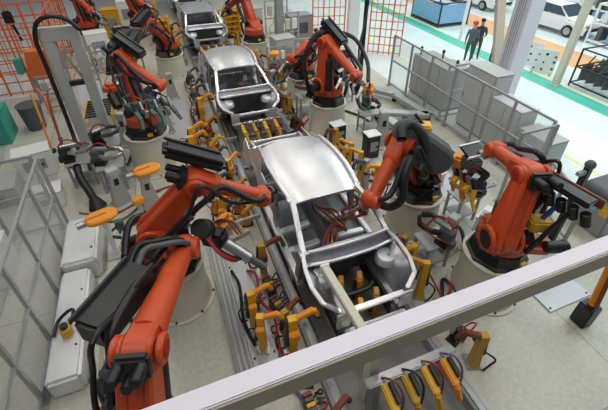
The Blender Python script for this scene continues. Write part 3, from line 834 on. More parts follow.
# clamps standing in the open engine bay of the nearest car
for k, (x, y, h, c1) in enumerate(((2.16, 3.82, .66, 'yellow'), (2.5, 3.76, .70, 'amber'), (2.32, 3.35, .55, 'yellow'), (2.66, 3.42, .60, 'dyellow'))):
    t = thing('locating_post', '%s locating post inside the engine bay of the nearest car' % ['yellow rear left', 'amber rear middle', 'yellow front left', 'dull yellow front right'][k], 'locating post', (x, y, .02), 'locating posts in the engine bay')
    MB().box((x, y, .02+h/2), (.10, .10, h), 0, .008).build('post', c1, t)
    MB().beam((x, y-.02, .02+h), (x+.05, y+.12, .06+h), .09, .08, b=.01).build('clamp_arm', c1, t)
    MB().cyl((x-.08, y, .2), (x-.08, y, h), .035, n=10, b=.005).build('air_cylinder', 'dark', t)
# pale square bar over the engine bay on a post in front
t = thing('fixture_bar', 'long beige square bar lying across the engine bay of the nearest car', 'fixture bar', (1.86, 2.3, .02))
MB().beam((1.82, 3.78, 1.275), (1.88, 2.15, 1.35), .13, .13, b=.012).build('square_bar', 'beige', t)
MB().box2((1.80, 2.16, .02), (1.96, 2.32, 1.275), .01).build('post', 'beige', t)
MB().box((1.82, 3.80, 1.275), (.16, .05, .16), 0, .01).build('end_cap', 'white', t)
# tall yellow perforated towers beside the third car
def perf_tower(x, y, lab):
    t = thing('fixture_tower', lab, 'fixture', (x, y, 0), 'yellow perforated towers')
    MB().box2((x-.42, y-.30, 0), (x+.42, y+.30, .12), .01).build('base', 'dark', t)
    for s in (-1, 1): MB().box2((x+s*.36-.05, y-.2, .12), (x+s*.36+.05, y+.2, 1.5), .01).build('side_plate', 'yellow', t)
    MB().box2((x-.31, y-.06, .12), (x+.31, y+.04, 1.45), .01).build('web_plate', 'amber', t)
    for i in range(5):
        MB().box2((x-.30, y-.20, .25+.26*i), (x+.30, y-.07, .33+.26*i), .01).build('rib', 'yellow', t)
        MB().cyl((x-.15+.07*i, y-.22, .22+.26*i), (x-.15+.07*i, y-.07, .22+.26*i), .05, n=10).build('locator_pin', 'dark', t)
perf_tower(.30, 20.0, 'yellow perforated fixture tower left of the third car')
perf_tower(3.86, 20.6, 'yellow perforated fixture tower right of the third car')
perf_tower(-.1, 23.2, 'yellow perforated fixture tower farther back on the left, at the top edge')

# ------------------------------------------------------------------ stands, loose guns and boxes in the cell
def proto_stand(m):
    t = thing('fixture_stand', 'x', 'stand')
    MB().box2((-.26, -.24, 0), (.26, .24, .03), .004).build('base_plate', m, t)
    b = MB(); b.prism([(-.22, -.09, .03), (.22, -.09, .03), (.09, -.09, .95), (-.09, -.09, .95)], (0, .18, 0)); b.build('column', m, t)
    b = MB(); b.box2((-.05, -.10, .66), (.05, -.085, .84)); b.build('slot', 'black', t)
    MB().box2((-.13, -.11, .95), (.13, .11, 1.08), .015).build('head', 'grey', t)
    for i in (-1, 1):
        for j in (-1, 1): MB().cyl((i*.21, j*.19, .03), (i*.21, j*.19, .05), .018, n=6).build('bolt', 'dark', t)
    for i in (-1, 1):
        b = MB(); b.prism([(i*.09, .09, .03), (i*.09, .22, .03), (i*.09, .09, .5)], (.02, 0, 0)); b.build('gusset', m, t)
    return t
ST = proto_stand('grey'); ST2 = proto_stand('tan')
for x, y, yw, lab, p, sc in ((-1.62, 8.35, .4, 'grey wedge stand with a dark slot, left of the amber paddle', ST, 1.0), (-.93, 7.9, .2, 'grey wedge stand under the upper amber paddle', ST, 1.0),
        (5.72, 8.40, -.3, 'tall grey wedge stand right of the pedestal of the tall robot', ST, 1.1), (4.93, 4.28, .3, 'tan wedge stand between the two robots at right', ST2, .9),
        (5.52, 4.05, .5, 'tan wedge stand just behind the pedestal of the robot at right', ST2, .95), (6.72, 3.85, .2, 'tan wedge stand by the dark post at far right', ST2, 1.2),
        (-.28, 11.6, .2, 'grey wedge stand behind the folded robot', ST, .95), (.12, 14.1, .2, 'grey wedge stand farther back left of the second car', ST, .9),
        (3.75, 13.0, .2, 'grey wedge stand beside the rear of the second car', ST, .9), (-1.45, 11.25, -.4, 'grey wedge stand left of the folded robot', ST, 1.0)):
    place(p, USED, (x, y, 0), yw, lab, 'wedge stands on the cell floor', sc)
def paddle(x, y, z, yw, m, lab):
    cs, sn = math.cos(yw), math.sin(yw)
    t = thing('paddle_cover', lab, 'cover', (x, y, z), 'amber paddle covers')
    b = MB(); b.link(V((x-.10*cs, y-.10*sn, z+.06)), .19, V((x+.14*cs, y+.14*sn, z+.06)), .19, UP, .12, .03); b.build('cover', m, t)
    MB().beam((x-.26*cs, y-.26*sn, z+.13), (x+.12*cs, y+.12*sn, z+.13), .03, .02).build('rib', 'orange2', t)
    b = MB(); b.cyl((x-.28*cs, y-.28*sn, z+.05), (x-.44*cs, y-.44*sn, z+.05), .07, n=12, b=.01); b.build('chrome_neck', 'steel', t)
paddle(-.85, 7.92, 1.083, .25, 'amber', 'amber paddle cover on the grey stand in front of the folded robot')
def paddle_stand(x, y, z):
    t = thing('paddle_stand', 'thin steel stand carrying the lower amber paddle', 'stand', (x, y, 0))
    MB().box((x, y, .015), (.36, .36, .03)).build('base_plate', 'grey', t)
    MB().box2((x-.05, y-.05, .03), (x+.05, y+.05, z-.04), .008).build('post', 'white', t)
    MB().box((x, y, z-.02), (.22, .2, .04), 0, .008).build('top_plate', 'dark', t)
    MB().cyl((x+.25, y-.15, .5), (x+.31, y-.15, .5), .16, n=18).build('disc', 'grey2', t)
    MB().beam((x+.05, y-.02, .5), (x+.27, y-.14, .5), .05, .05).build('disc_arm', 'dark', t)
    MB().box((x+.2, y+.2, .6), (.16, .16, .22), 0, .02).build('valve_box', 'dgreen', t)
    MB().beam((x+.04, y+.04, .6), (x+.16, y+.18, .6), .04, .04).build('box_arm', 'dark', t)
paddle_stand(-1.74, 6.70, 1.0)
paddle(-1.78, 6.70, 1.004, .3, 'amber', 'pale amber paddle cover on the thin stand by the left fence')
t = thing('yellow_box', 'small yellow box on a short post left of the large robot', 'box', (-1.15, 7.55, 0))
MB().box2((-1.19, 7.51, 0), (-1.11, 7.59, .55)).build('post', 'grey', t); MB().box((-1.15, 7.55, .62), (.24, .2, .14), .4, .02).build('housing', 'amber', t)
# loose welding guns on low tables
def gun_table(x, y, yw, lab, lab2, body, arm, acc, gs=1.0):
    t = thing('gun_table', lab, 'stand', (x, y, 0), 'steel stands with welding guns')
    for i in (-1, 1):
        for j in (-1, 1): MB().box((x+i*.26, y+j*.2, .35), (.05, .05, .7)).build('leg', 'grey2', t)
    MB().box((x, y, .72), (.64, .50, .04), 0, .006).build('top', 'grey', t)
    MB().box((x, y, .2), (.52, .40, .03)).build('lower_shelf', 'grey2', t)
    g = thing('welding_gun', lab2, 'welding gun', (x, y, .74), 'welding guns resting on stands')
    d = V((math.cos(yw), math.sin(yw), 0)); l = V((-d.y, d.x, 0))
    weld_gun_parts(g, V((x, y, 1.05))-d*.35, d, l, gs, body, arm, acc)
    MB().box((x-d.x*.2, y-d.y*.2, .80), (.26, .26, .12), yw, .01).build('cradle', 'black', g)
for a in ((-2.5, 9.65, .1, 'steel stand left of the grey wedge stand', 'dark welding gun on the stand nearest the left fence corner', 'dark', 'steel', 'blue'),
          (-1.75, 9.15, -.3, 'second steel stand left of the grey wedge stand', 'grey welding gun with silver arms beside the black rubber boot', 'slate', 'steel', 'copper'),
          (-1.85, 10.25, .5, 'steel stand behind the guns at left', 'dark welding gun with copper shunt left of the folded robot', 'black', 'slate', 'copper'),
          (4.32, 11.1, 2.2, 'steel stand right of the second car nose', 'dark welding gun right of the second car nose', 'dark', 'slate', 'red'),
          (5.75, 9.30, -1.6, 'steel stand behind the tall wedge stand', 'dark welding gun with blue shunt right of the tall robot', 'black', 'dark', 'blue'),
          (4.34, 4.10, 1.9, 'steel stand left of the tan wedge stand', 'grey welding gun between the nearest car and the robot at right', 'slate', 'dark', 'copper'),
          (5.85, 5.0, 2.6, 'steel stand behind the robot at right', 'dark welding gun behind the robot at right', 'dark', 'grey2', 'blue'),
          (-1.45, 13.3, .8, 'steel stand right of the slatted step', 'dark welding gun right of the slatted step', 'black', 'steel', 'copper'),
          (-1.0, 17.0, 2.6, 'steel stand left of the half hidden robot', 'dark welding gun left of the half hidden robot', 'dark', 'slate', 'red'),
          (-1.5, 20.2, .3, 'steel stand between the two distant robots', 'dark welding gun between the two distant robots', 'black', 'dark', 'copper'),
          (6.0, 11.6, -2.5, 'steel stand beside the black cable pole', 'grey welding gun beside the black cable pole', 'slate', 'steel', 'red'),
          (5.35, 7.0, 2.9, 'steel stand behind the robot seen from behind', 'grey welding gun behind the robot seen from behind', 'grey2', 'steel', 'red')):
    gun_table(*a)
t = thing('rubber_boot', 'black rubber hose boot hanging over the floor by the guns at left', 'hose', (-2.15, 8.5, 0))
MB().tube([(-2.5, 9.25, .8), (-2.45, 8.95, .62), (-2.3, 8.65, .35), (-2.2, 8.45, .12)], .09, 12).build('hose', 'black', t)
b = MB(); b.cyl((-2.2, 8.45, 0.0), (-2.25, 8.55, .22), .22, .11, n=16); b.build('boot', 'black', t)

# cabinets, bins and boxes
def cabinet(x0, x1, y0, y1, h, m, lab, doors=2, top=None, name='control_cabinet', face='x', group='grey control cabinets'):
    t = thing(name, lab, 'cabinet', ((x0+x1)/2, (y0+y1)/2, 0), group)
    MB().box2((x0, y0, .08), (x1, y1, h), .02).build('carcass', m, t)
    MB().box2((x0+.04, y0+.04, 0), (x1-.04, y1-.04, .08)).build('plinth', 'dark', t)
    for k in range(doors):
        if face == 'x':
            a, c = y0+(y1-y0)*k/doors, y0+(y1-y0)*(k+1)/doors
            d = MB().box2((x0-.025, a+.025, .14), (x0, c-.025, h-.06), .006).build('door', m, t)
            MB().box2((x0-.05, c-.10, h*.5), (x0-.025, c-.07, h*.5+.16), .005).build('handle', 'black', d)
        else:
            a, c = x0+(x1-x0)*k/doors, x0+(x1-x0)*(k+1)/doors
            d = MB().box2((a+.025, y0-.025, .14), (c-.025, y0, h-.06), .006).build('door', m, t)
            MB().box2((c-.10, y0-.05, h*.5), (c-.07, y0-.025, h*.5+.16), .005).build('handle', 'black', d)
    MB().box2((x0-.01, y0-.01, h), (x1+.01, y1+.01, h+.03), .008).build('top', top or m, t)
    return t
cabinet(8.75, 9.6, 10.5, 11.5, 1.45, 'grey2', 'grey cabinet beyond the right fence, farthest of the row', 2)
cabinet(8.75, 9.6, 9.5, 10.4, 1.5, 'grey2', 'grey cabinet second from the far end of the row behind the fence', 2)
cabinet(8.75, 9.4, 7.6, 8.75, 2.05, 'grey', 'tallest pale grey cabinet in front of the building column', 1, 'grey')
cabinet(8.7, 9.35, 6.45, 7.5, 1.5, 'grey', 'middle low pale grey cabinet between the tallest and the nearest one', 2, 'lav')
cabinet(8.7, 9.4, 5.4, 6.35, 1.1, 'grey', 'lowest pale grey cabinet at the near end of the row', 1, 'grey')
for k, (x, y) in enumerate(((8.9, 11.3), (9.4, 10.7), (9.1, 9.6))):
    h = (1.48, 1.48, 1.53)[k]
    t = thing('signal_lamp', 'small stack lamp on top of the %s' % ('farthest grey cabinet, far end', 'farthest grey cabinet, near end', 'second grey cabinet')[k], 'signal lamp', (x, y, h), 'stack lamps')
    MB().cyl((x, y, h), (x, y, h+.12), .03, n=10).build('stem', 'dark', t)
    MB().cyl((x, y, h+.12), (x, y, h+.20), .05, n=12).build('green_lens', 'green', t); MB().cyl((x, y, h+.20), (x, y, h+.29), .05, n=12).build('dark_lens', 'black', t)
t = thing('round_cabinet', 'grey cabinet with rounded top and stickers at the right edge', 'cabinet', (8.75, 3.7, 0))
MB().box2((8.3, 3.3, 0), (9.3, 4.1, .95), .03).build('carcass', 'grey2', t)
b = MB(); b.link(V((8.45, 3.7, .95)), .15, V((9.15, 3.7, .95)), .15, V((0, 1, 0)), .78, .03); b.build('rounded_lid', 'slate', t)
for k, c_ in enumerate(('yellow', 'lblue', 'green')): MB().box2((8.285, 3.36+.25*k, .55), (8.30, 3.54+.25*k, .82)).build('sticker', c_, t)
t = thing('guard_post', 'dark upright guard post beside the tan stand at far right', 'post', (7.25, 3.62, 0))
MB().box2((7.19, 3.56, .02), (7.31, 3.68, 2.05), .01).build('post', 'dark', t); MB().box2((7.10, 3.47, 0), (7.40, 3.77, .02)).build('foot_plate', 'grey2', t)
MB().box2((7.0, 3.58, 1.9), (7.19, 3.66, 1.98)).build('bracket', 'grey2', t); MB().ball((7.25, 3.62, 2.10), .10).build('end_knob', 'slate', t)
t = thing('barrier_arm', 'amber slanted barrier arm at the right edge, below the square beam', 'barrier', (6.2, 2.0, 0))
MB().box2((5.98, 1.85, 0), (6.24, 2.11, .5), .02).build('housing', 'dark', t); MB().beam((6.1, 1.96, .5), (6.35, 2.2, 1.8), .13, .10, b=.02).build('arm', 'amber', t)
MB().beam((6.06, 1.89, .55), (6.31, 2.13, 1.75), .05, .05).build('rail', 'rust', t)
t = thing('waste_bin', 'dark grey waste bin on the pale floor at left', 'bin', (-4.25, 13.4, 0))
MB().lathe((-4.25, 13.4, 0), [(.26, 0), (.34, .78), (.36, .80), (.36, .84), (.30, .84)], 20).build('bucket', 'slate', t); MB().lathe((-4.25, 13.4, 0), [(.29, .80), (.29, .81)], 20).build('liner', 'black', t)
for (x, y, z0, sx, sy, sz, m, lab, yw) in ((-3.75, 10.55, 0, .85, .55, .75, 'white', 'white box beside the left fence corner', .2), (-3.25, 9.0, 0, .6, .5, .45, 'white', 'low white box just inside the left fence corner', .1),
        (-5.2, 13.0, 0, .8, .9, 1.0, 'teal', 'teal box at the left edge', 0), (-4.6, 9.6, 0, 1.2, .8, .5, 'grey', 'long grey box at the left edge behind the fence', .1),
        (-4.2, 6.9, 0, 1.1, .8, .8, 'white', 'white box behind the left fence panels', 0), (-5.3, 11.4, 0, .9, .8, .6, 'grey', 'grey box left of the white box', 0),
        (-2.5, 19.2, 0, .9, .7, 1.3, 'white', 'white box beside the distant robot at top left', .2), (-1.6, 18.2, 0, .7, .6, 1.1, 'beige', 'beige box left of the half hidden robot', .1),
        (-1.95, 22.4, 0, .8, .6, 1.5, 'yellow', 'yellow box at the top edge', 0), (-1.2, 24.5, 0, 1.0, .7, 1.4, 'white', 'white box at the top edge beside the line', 0),
        (4.9, 15.3, 0, .9, .7, 1.4, 'grey', 'pale grey box behind the small low robot', .1), (4.75, 19.6, 0, .8, .6, 1.6, 'grey', 'grey box beyond the robot right of the third car', .1),
        (6.3, 15.0, 0, .9, .6, 1.2, 'beige', 'beige box right of the small low robot', -.1), (6.9, 18.8, 0, 1.2, .8, 1.3, 'grey2', 'mid grey box before the orange cage at top right', 0),
        (5.15, 8.05, 0, .4, .35, .75, 'dark', 'dark box standing between the tall robot and the robot seen from behind', 0), (4.5, 8.95, 0, .42, .34, .72, 'dark', 'white topped dark box right before the pedestal of the tall robot', .1), (6.0, 4.3, 0, .55, .4, .6, 'white', 'white box behind the robot at right', .4),
        (5.9, 6.3, .03, .7, .5, .35, 'beige', 'beige box on the floor plate inside the right fence', .2), (15.3, 12.9, 0, .7, .7, .9, 'lblue', 'pale blue box behind the building column', 0)):
    t = thing('equipment_box', lab, 'box', (x, y, z0))
    cs, sn = math.cos(yw), math.sin(yw)
    MB().box((x, y, z0+sz/2), (sx, sy, sz), yw, .02).build('housing', m, t)
    MB().box((x, y, z0+sz+.012), (sx+.02, sy+.02, .024), yw, .006).build('lid', 'white' if m in ('dark',) else m, t)
    MB().box((x+sn*(sy/2+.01), y-cs*(sy/2+.01), z0+sz*.55), (sx*.6, .02, sz*.4), yw, .004).build('front_panel', 'grey2' if m != 'grey2' else 'slate', t)
    MB().cyl((x+cs*sx*.2+sn*(sy/2+.02), y+sn*sx*.2-cs*(sy/2+.02), z0+sz*.55), (x+cs*sx*.2+sn*(sy/2+.05), y+sn*sx*.2-cs*(sy/2+.05), z0+sz*.55), .03, n=10).build('knob', 'black', t)
# sheet metal covers along the left fence
for k, (x0, x1, y0, y1, h, lab) in enumerate(((-2.62, -1.98, 6.15, 7.5, .55, 'wide bright sheet metal cover at the foot of the left fence'), (-2.62, -2.12, 3.9, 6.13, .42, 'long bright sheet metal cover along the left fence, nearer part'))):
    t = thing('sheet_cover', lab, 'cover', ((x0+x1)/2, (y0+y1)/2, 0), 'sheet metal covers')
    b = MB(); b.box2((x0, y0, 0), (x1, y1, h), .05); b.build('cover', 'sheet', t)
    MB().box2((x1, y0+.1, .02), (x1+.03, y1-.1, .10)).build('edge_strip', 'grey2', t)
    for q in (.25, .75): MB().cyl((x1-.1, y0+(y1-y0)*q, h), (x1-.1, y0+(y1-y0)*q, h+.012), .02, n=8).build('screw_head', 'dark', t)
t = thing('hose_valve', 'small yellow valve with black hose on the nearer sheet metal cover', 'valve', (-2.36, 4.7, .42))
MB().cyl((-2.36, 4.7, .422), (-2.36, 4.7, .60), .09, n=14, b=.015).build('valve_body', 'yellow', t); MB().cyl((-2.36, 4.7, .60), (-2.36, 4.7, .66), .06, n=12).build('cap', 'black', t)
MB().tube([(-2.3, 4.74, .55), (-2.2, 4.85, .72), (-2.3, 5.0, .62), (-2.5, 4.95, .5), (-2.56, 4.7, .46)], .03, 8).build('hose', 'black', t)
t = thing('guide_rail', 'dark angled guide rail between the sheet cover and the large robot', 'rail', (-1.75, 5.2, 0))
MB().tube([(-1.85, 3.9, .35), (-1.85, 5.6, .35), (-1.75, 5.8, .35), (-1.45, 4.9, .35)], .035, 8, smooth=False).build('rail', 'tan', t)
for (x, y) in ((-1.85, 4.1), (-1.85, 5.5), (-1.5, 5.05)): MB().box((x, y, .17), (.05, .05, .34)).build('foot', 'tan', t)
# grating step with black slats
t = thing('grating_step', 'yellow framed step with black slats left of the folded robot', 'step', (-2.3, 13.4, 0))
for s in (-1, 1):
    MB().box((-2.3+s*.42, 13.4, .36), (.06, 1.5, .08)).build('side_bar', 'yellow', t)
    for q in (-1, 1): MB().box((-2.3+s*.42, 13.4+q*.7, .16), (.06, .06, .32)).build('leg', 'yellow', t)
for k in range(7): MB().box((-2.3, 12.78+.2*k, .37), (.78, .09, .04)).build('slat', 'black', t)
t = thing('panel_sheet', 'pale lavender sheet leaning on the slatted step', 'sheet', (-2.6, 14.4, 0)); b = MB(); b.frame_box(V((-2.6, 14.45, .42)), V((1,0,0)), V((0,.5,.86)), V((0,-.86,.5)), .75, .9, .03, .01); b.build('sheet', 'lav', t)
MB().box((-2.6, 14.5, .15), (.5, .06, .3)).build('prop', 'grey2', t)
# grey welded portal with a rectangular opening, black hose arching over it
t = thing('steel_portal', 'tall grey steel portal with a rectangular opening at upper left', 'portal', (-2.4, 11.6, 0))
b = MB(); b.box2((-2.78, 11.5, .03), (-2.50, 11.72, 3.5), .02); b.build('left_post', 'grey', t)
b = MB(); b.box2((-2.12, 11.5, .03), (-1.86, 11.72, 3.5), .02); b.build('right_post', 'grey', t)
b = MB(); b.box2((-2.78, 11.49, 3.2), (-1.86, 11.73, 3.55), .02); b.build('head_beam', 'grey', t)
b = MB(); b.box2((-2.50, 11.55, 1.95), (-2.12, 11.68, 2.08)); b.build('cross_rail', 'dark', t)
b = MB(); b.beam((-2.50, 11.6, 2.5), (-2.3, 11.6, 3.05), .12, .06); b.beam((-2.12, 11.6, 2.1), (-2.4, 11.6, 2.9), .08, .05); b.build('brace', 'tan', t)
for x in (-2.64, -2.0): MB().box((x, 11.6, .015), (.55, .5, .03)).build('foot_plate', 'grey2', t)
tag(MB().tube([(-1.75, 11.3, 3.45), (-2.0, 11.35, 3.75), (-2.35, 11.4, 3.85), (-2.68, 11.4, 3.72), (-2.84, 11.4, 3.3), (-2.84, 11.4, 2.6), (-2.84, 11.4, 1.6), (-2.84, 11.35, .7), (-2.75, 10.95, .25), (-2.55, 10.6, .08), (-2.45, 10.1, .06)], .055, 10, 6).build('cable_hose', 'black', loc=(-2.4, 11.4, .06)),
    'thick black hose arching over the grey steel portal', 'hose')
for k, pts in enumerate(([(-3.25, 11.3, .03), (-3.3, 11.8, .7), (-3.5, 12.5, 1.4), (-3.7, 12.9, 1.5)], [(-3.0, 10.6, .03), (-3.15, 11.2, .6), (-3.3, 12.1, 1.35), (-3.35, 12.6, 1.5)], [(-3.6, 11.6, .03), (-3.65, 12.0, .8), (-3.8, 12.6, 1.5)])):
    t = thing('hose_pole', 'leaning %s hose pole left of the grey portal' % ('orange', 'brown red', 'amber')[k], 'pole', pts[0], 'leaning hose poles')
    MB().tube(pts, .032, 8).build('pole', ('orange2', 'rust', 'amber')[k], t); p = V(pts[0]); MB().cyl((p.x, p.y, 0), (p.x, p.y, .06), .12, n=14).build('foot', 'dark', t)
    MB().ball(pts[1], .06).build('joint', ('amber', 'purple', 'orange2')[k], t)
# floor hoses
for pts, m, rr, lab in (
    ([(-1.5, 10.0, .05), (-1.1, 10.6, .3), (-.4, 10.75, .12), (.3, 10.6, .10), (.85, 10.55, .35)], 'black', .045, 'black hose crossing the grey plate toward the second car'),
    ([(2.9, 9.2, .5), (3.4, 9.6, .4), (3.7, 10.4, .3), (3.95, 11.6, .2), (4.0, 12.2, .06)], 'black', .045, 'black hose curving from the second car to the small robot'),
    ([(-2.6, 8.35, .03), (-1.9, 8.0, .03), (-1.2, 8.3, .03), (-.6, 8.6, .03)], 'red', .02, 'thin red hose on the floor before the grey stands'),
    ([(-2.4, 7.95, .03), (-1.6, 7.75, .03), (-.8, 8.55, .03), (.3, 8.6, .03)], 'slate', .025, 'thin grey hose on the floor before the grey stands'),
    ([(-1.15, 8.6, .04), (-1.0, 8.1, .1), (-1.25, 7.6, .05), (-1.7, 7.3, .04)], 'black', .035, 'short black hose curling round the middle grey stand'),
    ([(.2, 6.6, .04), (.6, 7.2, .04), (.3, 8.0, .04), (.75, 8.4, .04)], 'black', .03, 'black hose on the floor left of the nearest car roof'),
    ([(4.1, 3.3, .04), (4.35, 3.6, .06), (4.4, 3.2, .04), (4.2, 2.7, .04)], 'black', .035, 'black hose looping on the floor right of the nearest car nose'),
    ([(3.7, 2.9, .05), (4.0, 3.1, .3), (4.25, 3.3, .25), (4.4, 3.5, .06)], 'red', .03, 'red hose right of the nearest car nose'),
    ([(.9, 3.4, .08), (.75, 3.0, .08), (.95, 2.5, .05), (.8, 2.0, .04)], 'purple', .03, 'purple hose on the floor plate left of the nearest car'),
    ([(.75, 5.2, .06), (.85, 4.8, .35), (.8, 4.3, .25), (.9, 3.8, .4), (.85, 3.3, .1)], 'red', .025, 'red hose woven through the clamps left of the nearest car'),
    ([(.45, 5.3, .06), (.5, 4.7, .30), (.42, 4.1, .12), (.5, 3.6, .06)], 'black', .03, 'black hose lying over the speckled floor plate'),
    ([(.5, 7.0, .04), (.8, 7.6, .3), (.75, 8.2, .35), (.85, 8.9, .1)], 'purple', .025, 'purple hose beside the rear left corner of the nearest car'),
    ([(4.0, 4.9, .04), (3.95, 4.3, .3), (3.98, 3.7, .35), (4.0, 3.0, .04)], 'red', .022, 'red hose strung along the clamps right of the nearest car'),
    ([(.2, 9.0, .04), (.45, 9.9, .25), (.6, 10.8, .25), (.55, 11.8, .2), (.6, 12.8, .06)], 'rust', .03, 'brown red hose along the left side of the second car'),
    ([(-.6, 6.6, .04), (-.2, 7.0, .04), (.1, 6.5, .04), (.4, 6.9, .04)], 'slate', .03, 'grey hose on the floor behind the large left robot'),
    ([(5.6, 8.8, .04), (6.1, 9.3, .04), (6.0, 10.2, .04), (5.6, 10.9, .04)], 'black', .035, 'black hose on the floor left of the zigzag cable tray'),
    ([(4.0, 7.6, .04), (4.5, 7.0, .04), (5.0, 6.6, .04), (5.6, 6.8, .04)], 'black', .03, 'black hose behind the robot seen from behind'),
    ([(5.2, 3.95, .05), (5.3, 4.4, .4), (5.0, 4.6, .3), (4.7, 4.9, .05)], 'black', .04, 'black hose bow behind the robot at right'),
    ([(-1.7, 6.3, .04), (-1.4, 5.9, .04), (-1.6, 5.2, .04), (-1.3, 4.6, .04)], 'black', .035, 'black hose on the floor left of the large robot')):
    tag(MB().tube(pts, rr, 8).build('floor_hose', m, loc=pts[0]), lab, 'hose', 'hoses on the cell floor')
# zig-zag cable tray at right
t = thing('cable_tray', 'zigzag grey cable tray on the floor inside the right fence', 'cable tray', (7, 9.5, 0))
seg = [(6.95, 12.0), (7.75, 10.9), (7.95, 9.15), (6.45, 9.95), (6.75, 7.75)]
for a, c in zip(seg, seg[1:]):
    MB().beam((a[0], a[1], .25), (c[0], c[1], .25), .34, .12, b=.01).build('tray_section', 'grey2', t)
    MB().beam((a[0], a[1], .316), (c[0], c[1], .316), .26, .012).build('tray_lid', 'alu', t)
for a in seg: MB().box((a[0], a[1], .095), (.12, .12, .19)).build('foot', 'dark', t)
t = thing('tray_frame', 'grey frame with dark slot near the right fence', 'frame', (7.4, 6.9, .03))
MB().box2((6.9, 6.5, .032), (7.5, 7.35, .30), .01).build('tray', 'grey', t); MB().box2((7.05, 6.6, .30), (7.25, 7.2, .31)).build('slot', 'black', t)
# light frames with valves right of the second car
def valve_frame(x, y, h, w, yw, lab):
    t = thing('valve_stand', lab, 'valve frame', (x, y, 0), 'aluminium frames with valves')
    cs, sn = math.cos(yw), math.sin(yw); P = lambda a, z, o=0: (x+a*cs-o*sn, y+a*sn+o*cs, z)
    for s in (-1, 1): MB().beam(P(s*w/2, 0), P(s*w/2, h), .06, .06).build('post', 'alu', t)
    for z in (.15, h*.5, h-.03): MB().beam(P(-w/2, z), P(w/2, z), .05, .05).build('rail', 'alu', t)
    for k in range(3):
        MB().box(P(-w*.3+w*.3*k, h*.72, -.06), (w*.2, .12, h*.26), yw, .015).build('valve_box', ('grey', 'beige', 'white')[k], t)
        MB().tube([P(-w*.3+w*.3*k, h*.6, -.06), P(-w*.2+w*.25*k, h*.42, -.2), P(-w*.35+w*.3*k, h*.25, -.1), P(-w*.3+w*.3*k, .05, -.12)], .02, 6).build('air_hose', ('yellow', 'black', 'red')[k], t)
for a in ((4.4, 14.6, 1.3, .8, .1, 'aluminium valve frame behind the rear of the second car'), (5.6, 14.2, 1.6, 1.0, -.1, 'tall aluminium valve frame right of the small low robot'),
          (5.8, 17.4, 1.8, 1.2, .1, 'wide aluminium valve frame beyond the small low robot'), (6.1, 13.2, 1.5, .8, 1.4, 'aluminium valve frame turned sideways beyond the tall robot'),
          (-1.9, 15.6, 1.6, .9, .2, 'aluminium valve frame at left behind the slatted step'), (-3.0, 16.6, 1.5, 1.0, 0, 'aluminium valve frame before the orange cage'),
          (-2.6, 17.7, 1.2, .8, .1, 'aluminium valve frame far left beside the white box'), (-1.4, 14.6, 1.2, .7, .1, 'low aluminium valve frame behind the folded robot'),
          (-3.6, 10.9+3.6, 1.3, .9, 0, 'aluminium valve frame behind the grey portal'), (6.1, 20.0, 1.8, 1.2, 0, 'aluminium valve frame at the top edge right of the line'),
          (3.75, 15.6, .9, .5, .1, 'small aluminium valve frame close behind the second car')):
    valve_frame(*a)
t = thing('yellow_head_post', 'round yellow head on a thin post right of the second car roof', 'post', (4.0, 13.6, 0))
MB().box2((3.96, 13.56, 0), (4.04, 13.64, 1.25)).build('post', 'grey2', t); MB().lathe((4.0, 13.6, 1.25), [(.10, 0), (.20, .05), (.20, .16), (.10, .22)], 16).build('head', 'amber', t); MB().box((4.0, 13.6, .9), (.12, .12, .16)).build('collar', 'blue', t)
t = thing('steel_upright', 'grey upright steel column behind the robot right of the third car', 'column', (5.05, 16.15, 0))
MB().box2((4.9, 16.0, .03), (5.2, 16.3, 3.2), .01).build('shaft', 'grey2', t); MB().box2((4.8, 15.9, 0), (5.3, 16.4, .03)).build('foot_plate', 'dark', t)
t = thing('board_post', 'broad pale upright board behind the tall robot', 'board', (8.1, 15.2, 0)); MB().box2((7.85, 15.1, .03), (8.35, 15.35, 5.0), .02).build('board', 'white', t); MB().box2((7.75, 15.0, 0), (8.45, 15.45, .03)).build('foot_plate', 'grey2', t)
t = thing('cable_pole', 'black upright cable pole right of the tall robot', 'pole', (7.2, 12.6, 0)); MB().cyl((7.2, 12.6, .03), (7.2, 12.6, 5.5), .075, n=12).build('pole', 'black', t); MB().cyl((7.2, 12.6, 0), (7.2, 12.6, .03), .18, n=14).build('foot_plate', 'dark', t)
MB().tube([(7.28, 12.6, 3.2), (7.0, 12.3, 2.4), (6.6, 11.8, 1.9), (6.3, 11.2, 1.5)], .04, 8).build('cable', 'black', t)

# ------------------------------------------------------------------ fences
def fence(lab, p0, p1, h, n, rails, m, pane, name='safety_fence', cat='fence', r_=.03, group=None):
    p0, p1 = V(p0), V(p1)
    t = thing(name, lab, cat, p0, group)
    d = (p1-p0).normalized()
    for k in range(n+1):
        p = p0.lerp(p1, k/n)
        MB().box((p.x, p.y, h/2), (r_*2, r_*2, h), math.atan2(d.y, d.x)).build('post', m, t)
        MB().box((p.x, p.y, .008), (.16, .16, .016)).build('foot_plate', m, t)
    for z in rails: MB().beam(p0+UP*z, p1+UP*z, r_*1.7, r_*1.7).build('rail', m, t)
    if pane:
        for k in range(n):
            a, c = p0.lerp(p1, k/n)+d*.04, p0.lerp(p1, (k+1)/n)-d*.04
            MB().frame_box((a+c)/2+UP*(h*.5+.05), d, d.cross(UP), UP, (c-a).length, .008, h-.22).build('pane', pane, t)
    return t
fence('clear panel fence along the left edge, running toward the viewer', (-2.75, 2.0, 0), (-2.75, 7.85, 0), 2.0, 6, (.12, 1.05, 1.98), 'alu', 'pane')
fence('short clear panel fence at left, turning away from the corner', (-2.90, 7.98, 0), (-6.0, 7.9, 0), 2.0, 3, (.12, 1.05, 1.98), 'alu', 'pane')
fence('long grey rail fence in front of the cabinets at right', (8.3, 5.25, 0), (8.3, 12.2, 0), 2.0, 6, (.12, 1.05, 1.98), 'grey2', 'pane')
